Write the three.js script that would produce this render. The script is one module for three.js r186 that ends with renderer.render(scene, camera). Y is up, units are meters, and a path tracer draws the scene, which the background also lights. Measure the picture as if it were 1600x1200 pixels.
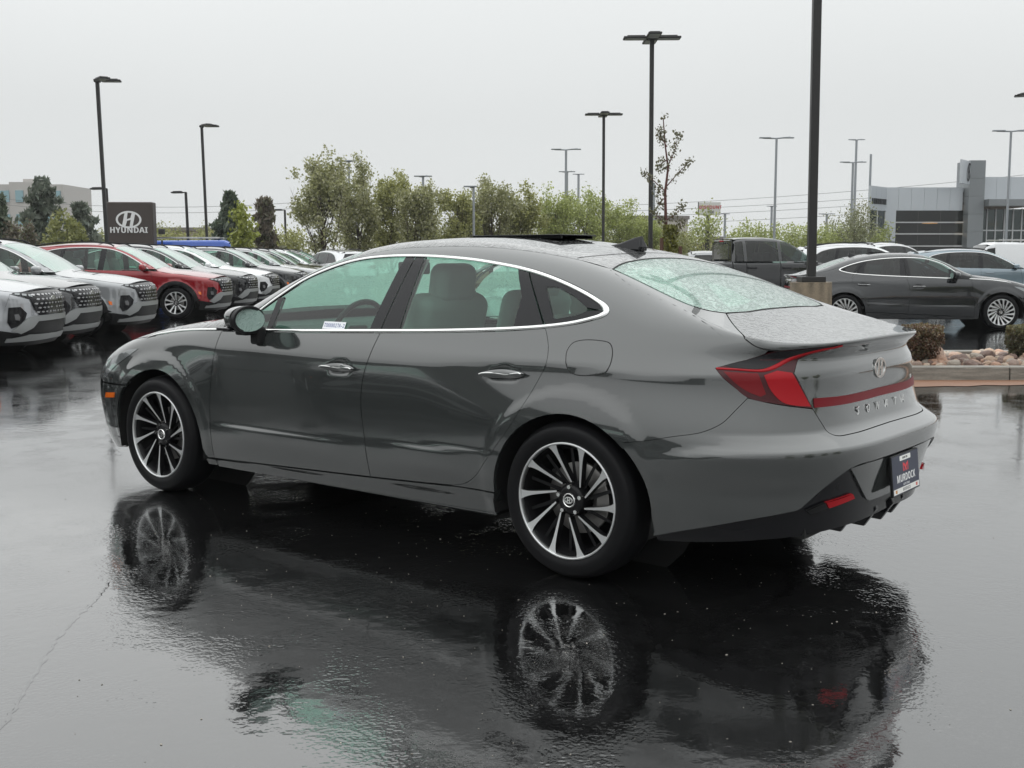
import * as THREE from 'three';
import { mergeGeometries } from 'three/addons/utils/BufferGeometryUtils.js';
import { RoundedBoxGeometry } from 'three/addons/geometries/RoundedBoxGeometry.js';
import { TextGeometry } from 'three/addons/geometries/TextGeometry.js';
import { FontLoader } from 'three/addons/loaders/FontLoader.js';
import { ImprovedNoise } from 'three/addons/math/ImprovedNoise.js';

// ---------------------------------------------------------------- camera, sky, sun, exposure
const scene = new THREE.Scene();
const camera = new THREE.PerspectiveCamera(2 * Math.atan(600 / 1772.2) * 180 / Math.PI, 4 / 3, 0.1, 1500);
camera.position.set(0, 1.328, 0);
camera.rotation.set(-0.111, 0, 0);
const renderer = new THREE.WebGLRenderer({ antialias: true });
renderer.toneMapping = THREE.LinearToneMapping;
renderer.toneMappingExposure = 1.0;
renderer.shadowMap.enabled = true;
{   // overcast, even low down; brightness added overhead to light ground and paint; faint mottling
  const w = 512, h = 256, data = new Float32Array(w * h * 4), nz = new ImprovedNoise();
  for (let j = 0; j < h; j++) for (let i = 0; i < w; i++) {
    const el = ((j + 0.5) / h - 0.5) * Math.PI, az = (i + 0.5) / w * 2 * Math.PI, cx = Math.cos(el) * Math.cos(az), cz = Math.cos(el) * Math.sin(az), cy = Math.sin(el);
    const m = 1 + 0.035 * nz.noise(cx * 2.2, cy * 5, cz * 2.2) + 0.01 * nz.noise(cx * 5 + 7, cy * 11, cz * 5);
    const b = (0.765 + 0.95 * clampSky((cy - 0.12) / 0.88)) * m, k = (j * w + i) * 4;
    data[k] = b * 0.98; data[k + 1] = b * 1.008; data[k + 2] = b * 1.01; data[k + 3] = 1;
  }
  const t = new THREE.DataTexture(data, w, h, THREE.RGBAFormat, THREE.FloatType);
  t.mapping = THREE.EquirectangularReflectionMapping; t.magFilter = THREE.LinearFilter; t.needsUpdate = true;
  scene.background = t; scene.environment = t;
}
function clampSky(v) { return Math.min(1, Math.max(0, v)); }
const sun = new THREE.DirectionalLight(new THREE.Color(1, 0.985, 0.96), 0.5);
sun.position.set(-30, 90, -25); sun.castShadow = true; sun.shadow.radius = 220; sun.shadow.mapSize.set(2048, 2048);
Object.assign(sun.shadow.camera, { left: -80, right: 80, top: 80, bottom: -80, near: 1, far: 260 });
scene.add(sun, sun.target);
// ---------------------------------------------------------------- small maths
const clamp = (v, a = 0, b = 1) => Math.min(b, Math.max(a, v));
const sst = (a, b, v) => { const t = clamp((v - a) / (b - a)); return t * t * (3 - 2 * t); };
const lerp = (a, b, t) => a + (b - a) * t;
function rng(seed) { let s = seed >>> 0; return () => { s = (s + 0x6D2B79F5) >>> 0; let t = Math.imul(s ^ (s >>> 15), 1 | s); t = (t + Math.imul(t ^ (t >>> 7), 61 | t)) ^ t; return ((t ^ (t >>> 14)) >>> 0) / 4294967296; }; }
// natural cubic through [x, y] pairs, straight beyond the ends
function spl(pts) {
  const P = pts.slice().sort((a, b) => a[0] - b[0]), n = P.length, x = P.map((p) => p[0]), y = P.map((p) => p[1]), m = new Array(n).fill(0);
  if (n > 2) {
    const c = new Array(n).fill(0), d = new Array(n).fill(0);
    for (let i = 1; i < n - 1; i++) {
      const h0 = x[i] - x[i - 1], h1 = x[i + 1] - x[i], b = 2 * (h0 + h1) - h0 * c[i - 1];
      c[i] = h1 / b; d[i] = (6 * ((y[i + 1] - y[i]) / h1 - (y[i] - y[i - 1]) / h0) - h0 * d[i - 1]) / b;
    }
    for (let i = n - 2; i > 0; i--) m[i] = d[i] - c[i] * m[i + 1];
  }
  return (v) => {
    if (v <= x[0]) { const h = x[1] - x[0], s = (y[1] - y[0]) / h - h * m[1] / 6; return y[0] + s * (v - x[0]); }
    if (v >= x[n - 1]) { const h = x[n - 1] - x[n - 2], s = (y[n - 1] - y[n - 2]) / h + h * m[n - 2] / 6; return y[n - 1] + s * (v - x[n - 1]); }
    let i = 0; while (v > x[i + 1]) i++;
    const h = x[i + 1] - x[i], a = (x[i + 1] - v) / h, b = 1 - a;
    return a * y[i] + b * y[i + 1] + ((a * a * a - a) * m[i] + (b * b * b - b) * m[i + 1]) * h * h / 6;
  };
}
const lin = (pts) => { const P = pts.slice().sort((a, b) => a[0] - b[0]); return (v) => { if (v <= P[0][0]) return P[0][1]; for (let i = 1; i < P.length; i++) if (v <= P[i][0]) return lerp(P[i - 1][1], P[i][1], (v - P[i - 1][0]) / (P[i][0] - P[i - 1][0])); return P[P.length - 1][1]; }; };
const smax = (a, b, k) => { const h = Math.max(k - Math.abs(a - b), 0) / k; return Math.max(a, b) + h * h * k / 4; };
const smin = (a, b, k) => -smax(-a, -b, k);
// smooth a run of points (Catmull-Rom, centripetal), open
function curve(pts, per = 6) {
  if (pts.length < 3) return pts.map((p) => p.slice());
  const c = new THREE.CatmullRomCurve3(pts.map((p) => new THREE.Vector3(p[0], p[1], 0)), false, 'centripetal');
  return c.getPoints((pts.length - 1) * per).map((v) => [v.x, v.y]);
}
// one outline out of runs: straight runs are given as arrays, smooth ones through curve()
function outline(...runs) {
  const out = [];
  for (const r of runs) for (const p of r) { const q = out[out.length - 1]; if (!q || Math.hypot(p[0] - q[0], p[1] - q[1]) > 1e-4) out.push([p[0], p[1]]); }
  const a = out[0], b = out[out.length - 1]; if (Math.hypot(a[0] - b[0], a[1] - b[1]) < 1e-4) out.pop();
  return out;
}
const area2 = (P) => { let s = 0; for (let i = 0; i < P.length; i++) { const a = P[i], b = P[(i + 1) % P.length]; s += a[0] * b[1] - b[0] * a[1]; } return s / 2; };
function inset(P, d) {
  const n = P.length, s = area2(P) > 0 ? 1 : -1;
  return P.map((p, i) => {
    const a = P[(i + n - 1) % n], b = P[(i + 1) % n];
    let e0 = [p[0] - a[0], p[1] - a[1]], e1 = [b[0] - p[0], b[1] - p[1]];
    const l0 = Math.hypot(...e0) || 1, l1 = Math.hypot(...e1) || 1;
    const n0 = [-e0[1] / l0 * s, e0[0] / l0 * s], n1 = [-e1[1] / l1 * s, e1[0] / l1 * s];
    let m = [n0[0] + n1[0], n0[1] + n1[1]]; const l = Math.hypot(...m);
    if (l < 0.3) return [p[0] + n0[0] * d, p[1] + n0[1] * d];
    const k = d / l * Math.min(2 / l, 2);
    return [p[0] + m[0] * k, p[1] + m[1] * k];
  });
}
function inside(P, x, y) { let r = false; for (let i = 0, j = P.length - 1; i < P.length; j = i++) { const a = P[i], b = P[j]; if ((a[1] > y) !== (b[1] > y) && x < (b[0] - a[0]) * (y - a[1]) / (b[1] - a[1]) + a[0]) r = !r; } return r; }
function clipHalf(P, ax, lim, keepLess) {
  const out = [], n = P.length;
  for (let i = 0; i < n; i++) {
    const a = P[i], b = P[(i + 1) % n], ia = keepLess ? a[ax] <= lim : a[ax] >= lim, ib = keepLess ? b[ax] <= lim : b[ax] >= lim;
    if (ia) out.push(a);
    if (ia !== ib) { const t = (lim - a[ax]) / (b[ax] - a[ax]); const q = [a[0] + t * (b[0] - a[0]), a[1] + t * (b[1] - a[1])]; q[ax] = lim; out.push(q); }
  }
  return out;
}

// ---------------------------------------------------------------- a car body as a field: sides W(x, y), ends, top T(x, z)
class Body {
  constructor(o) { Object.assign(this, { xA: -1.5, xB: 1.45, n: () => 3.6, nf: () => 2.6, k: () => 0.08, drop: 9 }, o); }
  ring(x, y) {   // half width at (x, y) with the rounded ends taken in
    const W = this.W(x, y); let e = 0, n = this.n(y);
    if (x < this.xA) e = Math.pow((this.xA - x) / (this.xA - this.rear(y)), n);
    else if (x > this.xB) { n = this.nf(y); e = Math.pow((x - this.xB) / (this.front(y) - this.xB), n); }
    return e < 1 ? W * Math.pow(1 - e, 1 / n) : -0.5 * (e - 1);
  }
  f(x, y, z) {
    const W = Math.max(0.03, this.W(x, y)); z = Math.abs(z); let n = this.n(y), e = 0, g;
    if (x < this.xA) e = (this.xA - x) / (this.xA - this.rear(y));
    else if (x > this.xB) { n = this.nf(y); e = (x - this.xB) / (this.front(y) - this.xB); }
    if (e > 0) g = W * (Math.pow(Math.pow(z / W, n) + Math.pow(e, n), 1 / n) - 1); else g = z - W;
    return smax(g, y - this.T(x, z), this.k(x, y));
  }
  grad(p) {
    const h = 0.0025, f = (a, b, c) => this.f(p.x + a, p.y + b, p.z + c);
    return new THREE.Vector3(f(h, 0, 0) - f(-h, 0, 0), f(0, h, 0) - f(0, -h, 0), f(0, 0, h) - f(0, 0, -h)).normalize();
  }
  uDir(u) {   // axis point and direction in plan for the running coordinate u
    if (u < this.xA) { const a = (this.xA - u) / 0.9; return [this.xA, -Math.sin(a), Math.cos(a)]; }
    if (u > this.xB) { const a = (u - this.xB) / 0.9; return [this.xB, Math.sin(a), Math.cos(a)]; }
    return [u, 0, 1];
  }
  side(u, y) {
    const [x0, dx, dz] = this.uDir(u); let a = 0.0, b = 1.3;
    for (let i = 0; i < 34; i++) { const m = (a + b) / 2; if (this.f(x0 + dx * m, y, dz * m) > 0) b = m; else a = m; }
    return new THREE.Vector3(x0 + dx * a, y, dz * a);
  }
  top(x, z) {
    let b = this.T(x, z) + 0.003, h = 0.004, i0 = 0; while (b > 0.2 && this.f(x, b, z) > 2e-4) { if (++i0 > 20) h = 0.02; b -= h; }
    let a = b; b += h;
    for (let i = 0; i < 26; i++) { const m = (a + b) / 2; if (this.f(x, m, z) > 2e-4) b = m; else a = m; }
    return new THREE.Vector3(x, Math.max(a, this.T(x, z) - this.drop), z);
  }
  at(mode, u, v) { return mode === 'side' ? this.side(u, v) : mode === 'top' ? this.top(u, v) : mode(u, v); }
  uOf(p) {   // running coordinate of a point
    if (p.x < this.xA) return this.xA - 0.9 * Math.atan2(this.xA - p.x, Math.abs(p.z));
    if (p.x > this.xB) return this.xB + 0.9 * Math.atan2(p.x - this.xB, Math.abs(p.z));
    return p.x;
  }
}
// A trimmed piece of the body: outline in (u, y) for 'side' or (x, z) for 'top'; returns a geometry for both sides, one, or the middle
function panel(body, mode, P, o = {}) {
  const { step = 0.03, gap = 0, off = 0, flange = 0, sides = [1], uvk = 1, bulge = null } = o;
  if (gap) P = inset(P, gap);
  let x0 = 1e9, x1 = -1e9, y0 = 1e9, y1 = -1e9;
  for (const p of P) { x0 = Math.min(x0, p[0]); x1 = Math.max(x1, p[0]); y0 = Math.min(y0, p[1]); y1 = Math.max(y1, p[1]); }
  const nx = Math.max(1, Math.ceil((x1 - x0) / step)), ny = Math.max(1, Math.ceil((y1 - y0) / (o.stepY || step))), dx = (x1 - x0) / nx, dy = (y1 - y0) / ny;
  const cache = new Map(), V = [], N = [], U = [], I = [];
  const vert = (q) => {
    const key = Math.round(q[0] * 2e4) + ',' + Math.round(q[1] * 2e4); let i = cache.get(key);
    if (i !== undefined) return i;
    const p = body.at(mode, q[0], q[1]), n = body.grad(p), d = off + (bulge ? bulge(q[0], q[1]) : 0);
    p.addScaledVector(n, d);
    i = V.length / 3; V.push(p.x, p.y, p.z); N.push(n.x, n.y, n.z); U.push(q[0] * uvk, q[1] * uvk); cache.set(key, i); return i;
  };
  for (let i = 0; i < nx; i++) {
    const cx0 = x0 + i * dx, cx1 = x0 + (i + 1) * dx;
    let S = clipHalf(P, 0, cx0, false); if (i < nx) S = clipHalf(S, 0, cx1, true);
    if (S.length < 3) continue;
    for (let j = 0; j < ny; j++) {
      const cy0 = y0 + j * dy, cy1 = y0 + (j + 1) * dy;
      let C = clipHalf(clipHalf(S, 1, cy0, false), 1, cy1, true);
      const D = []; for (const q of C) { const l = D[D.length - 1]; if (!l || Math.hypot(q[0] - l[0], q[1] - l[1]) > 2e-5) D.push(q); }
      while (D.length > 2 && Math.hypot(D[0][0] - D[D.length - 1][0], D[0][1] - D[D.length - 1][1]) < 2e-5) D.pop();
      if (D.length < 3 || Math.abs(area2(D)) < 1e-8) continue;
      if (area2(D) < 0) D.reverse();
      const ids = D.map(vert);
      const tris = D.length === 3 ? [[0, 1, 2]] : THREE.ShapeUtils.triangulateShape(D.map((q) => new THREE.Vector2(q[0], q[1])), []);
      for (const t of tris) if (ids[t[0]] !== ids[t[1]] && ids[t[1]] !== ids[t[2]] && ids[t[0]] !== ids[t[2]]) I.push(ids[t[0]], ids[t[1]], ids[t[2]]);
    }
  }
  if (flange) {   // the edge turned in
    const n = P.length, s = area2(P) > 0 ? 1 : -1;
    for (let i = 0; i < n; i++) {
      const a = P[i], b = P[(i + 1) % n], q = [a, b].map((w) => { const p = body.at(mode, w[0], w[1]), g = body.grad(p); return [p.clone().addScaledVector(g, off - 0.0012), p.clone().addScaledVector(g, off - 0.0012 - flange)]; });
      const e = q[1][0].clone().sub(q[0][0]), d = q[0][1].clone().sub(q[0][0]), m = e.cross(d).normalize();
      if (!isFinite(m.x) || m.lengthSq() < 0.5) continue;
      const k = V.length / 3;
      for (const w of [q[0][0], q[1][0], q[1][1], q[0][1]]) { V.push(w.x, w.y, w.z); N.push(m.x * s, m.y * s, m.z * s); U.push(0, 0); }
      I.push(k, k + 1, k + 2, k, k + 2, k + 3);
    }
  }
  const parts = sides.map((s) => {
    const g = new THREE.BufferGeometry(), v = new Float32Array(V), nn = new Float32Array(N);
    if (s < 0) for (let i = 2; i < v.length; i += 3) { v[i] = -v[i]; nn[i] = -nn[i]; }
    g.setAttribute('position', new THREE.BufferAttribute(v, 3)); g.setAttribute('normal', new THREE.BufferAttribute(nn, 3)); g.setAttribute('uv', new THREE.BufferAttribute(new Float32Array(U), 2));
    g.setIndex(I); return wind(g);
  });
  return parts.length === 1 ? parts[0] : mergeGeometries(parts);
}
// make every triangle turn the way its vertex normals point
function wind(g) {
  const p = g.attributes.position, n = g.attributes.normal, ix = g.index.array, a = new THREE.Vector3(), b = new THREE.Vector3(), c = new THREE.Vector3();
  for (let i = 0; i < ix.length; i += 3) {
    a.fromBufferAttribute(p, ix[i]); b.fromBufferAttribute(p, ix[i + 1]).sub(a); c.fromBufferAttribute(p, ix[i + 2]).sub(a); b.cross(c);
    if (b.x * n.getX(ix[i]) + b.y * n.getY(ix[i]) + b.z * n.getZ(ix[i]) < 0) { const t = ix[i + 1]; ix[i + 1] = ix[i + 2]; ix[i + 2] = t; }
  }
  return g;
}
// a flat ribbon of given width laid along a run of surface points
function ribbon(body, mode, run, width, o = {}) {
  const { off = 0.001, sides = [1], closed = false, height = 0 } = o, n = run.length, wf = typeof width === 'function' ? width : () => width;
  const pos = run.map((q) => body.at(mode, q[0], q[1])), nor = pos.map((p) => body.grad(p)), V = [], N = [], U = [], I = [];
  const prof = height ? [[-1, 0], [-0.8, 0.75], [0, 1], [0.8, 0.75], [1, 0]] : [[-1, 0], [1, 0]], m = prof.length;
  let len = 0;
  for (let i = 0; i < n; i++) {
    const a = pos[closed ? (i + n - 1) % n : Math.max(0, i - 1)], b = pos[closed ? (i + 1) % n : Math.min(n - 1, i + 1)];
    const t = b.clone().sub(a).normalize(), w = t.clone().cross(nor[i]).normalize(), hw = wf(i / (n - 1)) / 2;
    if (i) len += pos[i].distanceTo(pos[i - 1]);
    prof.forEach(([s, h], j) => {
      const p = pos[i].clone().addScaledVector(w, s * hw).addScaledVector(nor[i], off + h * height);
      const nn = nor[i].clone(); if (height) nn.addScaledVector(w, s * 0.9).normalize();
      V.push(p.x, p.y, p.z); N.push(nn.x, nn.y, nn.z); U.push(len, s * hw);
    });
  }
  const lim = closed ? n : n - 1;
  for (let i = 0; i < lim; i++) for (let j = 0; j < m - 1; j++) { const a = i * m + j, b = ((i + 1) % n) * m + j; I.push(a, b, a + 1, a + 1, b, b + 1); }
  const parts = sides.map((s) => {
    const g = new THREE.BufferGeometry(), v = new Float32Array(V), nn = new Float32Array(N);
    if (s < 0) for (let i = 2; i < v.length; i += 3) { v[i] = -v[i]; nn[i] = -nn[i]; }
    g.setAttribute('position', new THREE.BufferAttribute(v, 3)); g.setAttribute('normal', new THREE.BufferAttribute(nn, 3)); g.setAttribute('uv', new THREE.BufferAttribute(new Float32Array(U), 2));
    g.setIndex(I.slice()); return wind(g);
  });
  return parts.length === 1 ? parts[0] : mergeGeometries(parts);
}
// ---------------------------------------------------------------- names, things, parts
const taken = {};
function numbered(n) { const k = taken[n] = (taken[n] ?? -1) + 1; return k ? n + '_' + String(k).padStart(3, '0') : n; }
function shadow(o) { o.castShadow = true; o.receiveShadow = true; return o; }
function part(name, g, m, parent) { const o = shadow(new THREE.Mesh(g, m)); o.name = name; parent.add(o); return o; }
function group(name, parent) { const o = new THREE.Group(); o.name = name; parent.add(o); return o; }
function thing(name, label, category, pos = [0, 0, 0], turn = 0, grp) {
  const o = new THREE.Group(); o.name = numbered(name); o.position.set(...pos); o.rotation.y = turn; o.userData = { label, category }; if (grp) o.userData.group = grp; scene.add(o); return o;
}
function solo(name, g, m, label, category, grp) { const o = part(numbered(name), g, m, scene); o.userData = { label, category }; if (grp) o.userData.group = grp; return o; }
function setting(name, g, m) { const o = part(numbered(name), g, m, scene); o.userData.kind = 'structure'; return o; }
function box(w, h, d, x = 0, y = 0, z = 0, r = 0) { const g = r ? new RoundedBoxGeometry(w, h, d, 2, r) : new THREE.BoxGeometry(w, h, d); return g.translate(x, y, z); }
function bar(a, b, r0, r1 = r0, seg = 8) { const A = new THREE.Vector3(...a), B = new THREE.Vector3(...b), d = B.clone().sub(A), g = new THREE.CylinderGeometry(r1, r0, d.length(), seg); g.applyQuaternion(new THREE.Quaternion().setFromUnitVectors(new THREE.Vector3(0, 1, 0), d.normalize())); return g.translate(...A.add(B).multiplyScalar(0.5).toArray()); }
function join(list) { return mergeGeometries(list.map((g) => { const q = g.index ? g.toNonIndexed() : g; for (const k of Object.keys(q.attributes)) if (!['position', 'normal', 'uv'].includes(k)) q.deleteAttribute(k); if (!q.attributes.uv) q.setAttribute('uv', new THREE.BufferAttribute(new Float32Array(q.attributes.position.count * 2), 2)); return q; })); }
function shape(pts) { const s = new THREE.Shape(); pts.forEach((p, i) => i ? s.lineTo(p[0], p[1]) : s.moveTo(p[0], p[1])); return s; }
function extrude(pts, depth, bevel = 0, holes = []) {
  const s = Array.isArray(pts) ? shape(pts) : pts; for (const h of holes) s.holes.push(Array.isArray(h) ? shape(h) : h);
  return new THREE.ExtrudeGeometry(s, { depth, bevelEnabled: bevel > 0, bevelSize: bevel, bevelThickness: bevel, bevelSegments: 2, curveSegments: 24, steps: 1 });
}
const memo = {};
const once = (key, make) => memo[key] ?? (memo[key] = make());

// ---------------------------------------------------------------- computed textures
const noise3 = new ImprovedNoise();
// seamless noise on a torus-like lattice: value noise with wrap
function tileNoise(n, seed) {
  const r = rng(seed), v = new Float32Array(n * n); for (let i = 0; i < v.length; i++) v[i] = r();
  return (x, y) => { const xi = Math.floor(x), yi = Math.floor(y), fx = x - xi, fy = y - yi, a = fx * fx * (3 - 2 * fx), b = fy * fy * (3 - 2 * fy), g = (i, j) => v[(((j % n) + n) % n) * n + (((i % n) + n) % n)]; return lerp(lerp(g(xi, yi), g(xi + 1, yi), a), lerp(g(xi, yi + 1), g(xi + 1, yi + 1), a), b); };
}
function dataTex(n, fn, srgb, rep = true) {
  const d = new Uint8Array(n * n * 4);
  for (let j = 0; j < n; j++) for (let i = 0; i < n; i++) { const c = fn(i / n, j / n), k = (j * n + i) * 4; if (typeof c === 'number') { d[k] = d[k + 1] = d[k + 2] = clamp(c) * 255; } else { d[k] = clamp(c[0]) * 255; d[k + 1] = clamp(c[1]) * 255; d[k + 2] = clamp(c[2]) * 255; } d[k + 3] = 255; }
  const t = new THREE.DataTexture(d, n, n); t.magFilter = THREE.LinearFilter; t.minFilter = THREE.LinearMipmapLinearFilter; t.generateMipmaps = true;
  if (rep) t.wrapS = t.wrapT = THREE.RepeatWrapping; if (srgb) t.colorSpace = THREE.SRGBColorSpace; t.needsUpdate = true; return t;
}
function rep(t, x, y = x) { const c = t.clone(); c.wrapS = c.wrapT = THREE.RepeatWrapping; c.repeat.set(x, y); c.needsUpdate = true; return c; }
function canvasTex(w, h, draw, srgb = true) { const c = document.createElement('canvas'); c.width = w; c.height = h; draw(c.getContext('2d'), w, h); const t = new THREE.CanvasTexture(c); if (srgb) t.colorSpace = THREE.SRGBColorSpace; t.needsUpdate = true; return t; }
// beads of rain: domes of many sizes in a wrapping square
const beadTex = (() => {
  const n = 1024, f = new Float32Array(n * n), r = rng(77);
  for (let k = 0; k < 9000; k++) {
    const cx = r() * n, cy = r() * n, R = (k < 900 ? 6 + 9 * r() : 2 + 5 * r() * r()), el = 0.75 + 0.5 * r();
    for (let j = -Math.ceil(R * 1.4); j <= R * 1.4; j++) for (let i = -Math.ceil(R * 1.4); i <= R * 1.4; i++) { const q = (i * i * el + j * j / el) / (R * R); if (q < 1) { const k2 = ((Math.floor(cy + j) + n) % n) * n + ((Math.floor(cx + i) + n) % n), h = Math.sqrt(1 - q) * Math.min(1, R / 12 + 0.25); if (h > f[k2]) f[k2] = h; } }
  }
  return dataTex(n, (u, v) => f[Math.floor(v * n) * n + Math.floor(u * n)]);
})();
const flakeTex = (() => { const a = tileNoise(256, 5); return dataTex(256, (u, v) => 0.5 + 0.5 * (a(u * 256, v * 256) - 0.5)); })();
const grainTex = (() => { const a = tileNoise(256, 9), b = tileNoise(64, 10), c = tileNoise(16, 11); return dataTex(512, (u, v) => 0.45 * a(u * 256, v * 256) + 0.35 * b(u * 64, v * 64) + 0.2 * c(u * 16, v * 16)); })();

// ---------------------------------------------------------------- materials shared by vehicles
const std = (o) => new THREE.MeshStandardMaterial(o), phy = (o) => new THREE.MeshPhysicalMaterial(o);
const rgb = (r, g, b) => new THREE.Color().setRGB(r, g, b);
const paint = (r, g, b, o = {}) => phy({ color: rgb(r, g, b), metalness: 0.15, roughness: 0.10, ior: 2.0, clearcoat: 1, clearcoatRoughness: 0.01, ...o });
const beads = (m, scale = 1.1, bump = 0.011) => { const c = m.clone(); c.bumpMap = rep(beadTex, scale); c.bumpScale = bump; return c; };
const M = {
  black: phy({ color: rgb(0.008, 0.008, 0.010), roughness: 0.12, specularIntensity: 0.6 }),
  trim: phy({ color: rgb(0.012, 0.012, 0.013), roughness: 0.45, specularIntensity: 0.5 }),
  seal: std({ color: rgb(0.008, 0.008, 0.008), roughness: 0.7 }),
  rubber: phy({ color: rgb(0.007, 0.007, 0.008), roughness: 0.5, specularIntensity: 0.35 }),
  chrome: std({ color: rgb(0.82, 0.82, 0.81), roughness: 0.12, metalness: 1 }),
  satin: std({ color: rgb(0.62, 0.62, 0.62), roughness: 0.3, metalness: 1 }),
  machined: std({ color: rgb(0.72, 0.73, 0.73), roughness: 0.5, metalness: 1 }),
  rimDark: phy({ color: rgb(0.008, 0.008, 0.009), roughness: 0.35, specularIntensity: 0.5 }),
  disc: std({ color: rgb(0.30, 0.29, 0.28), roughness: 0.4, metalness: 0.9 }),
  glass: phy({ color: rgb(0.60, 0.82, 0.73), roughness: 0.0, transmission: 1, thickness: 0, ior: 1.5 }),
  wetGlass: null,
  darkGlass: phy({ color: rgb(0.10, 0.13, 0.125), roughness: 0.0, transmission: 1, thickness: 0, ior: 1.5 }),
  red: phy({ color: rgb(0.17, 0.002, 0.006), roughness: 0.35, specularIntensity: 0.6 }),
  redDeep: phy({ color: rgb(0.05, 0.002, 0.005), roughness: 0.3, specularIntensity: 0.8 }),
  redBright: phy({ color: rgb(0.36, 0.004, 0.010), roughness: 0.4, specularIntensity: 0.6 }),
  redBar: phy({ color: rgb(0.17, 0.004, 0.010), roughness: 0.4, specularIntensity: 0.4 }),
  amber: phy({ color: rgb(0.85, 0.16, 0.005), roughness: 0.25, clearcoat: 1 }),
  lens: phy({ color: rgb(0.22, 0.235, 0.24), roughness: 0.12, metalness: 0.6, clearcoat: 1, clearcoatRoughness: 0.0 }),
  seat: std({ color: rgb(0.38, 0.39, 0.38), roughness: 0.8 }),
  cabin: std({ color: rgb(0.09, 0.092, 0.092), roughness: 0.8 }),
  liner: std({ color: rgb(0.45, 0.45, 0.43), roughness: 0.9 }),
  under: std({ color: rgb(0.01, 0.01, 0.01), roughness: 0.8 }),
};
M.wetGlass = phy({ color: rgb(0.42, 0.67, 0.56), roughness: 0.12, transmission: 0.4, thickness: 0, ior: 1.5, clearcoat: 1, clearcoatRoughness: 0.0, bumpMap: rep(beadTex, 1.1), bumpScale: 0.010 });   // glass under drops; the sky light in them is put into the mint
M.mint = phy({ color: rgb(0.42, 0.66, 0.56), roughness: 0.1, transmission: 0.4, thickness: 0, ior: 1.5, clearcoat: 1, clearcoatRoughness: 0.0 });
M.wetPane = phy({ color: rgb(0.46, 0.70, 0.61), roughness: 0.72, transmission: 1, thickness: 0, ior: 1.5, bumpMap: rep(beadTex, 1.5), bumpScale: 0.003 });   // side glass on the weather side, beaded over
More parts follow.
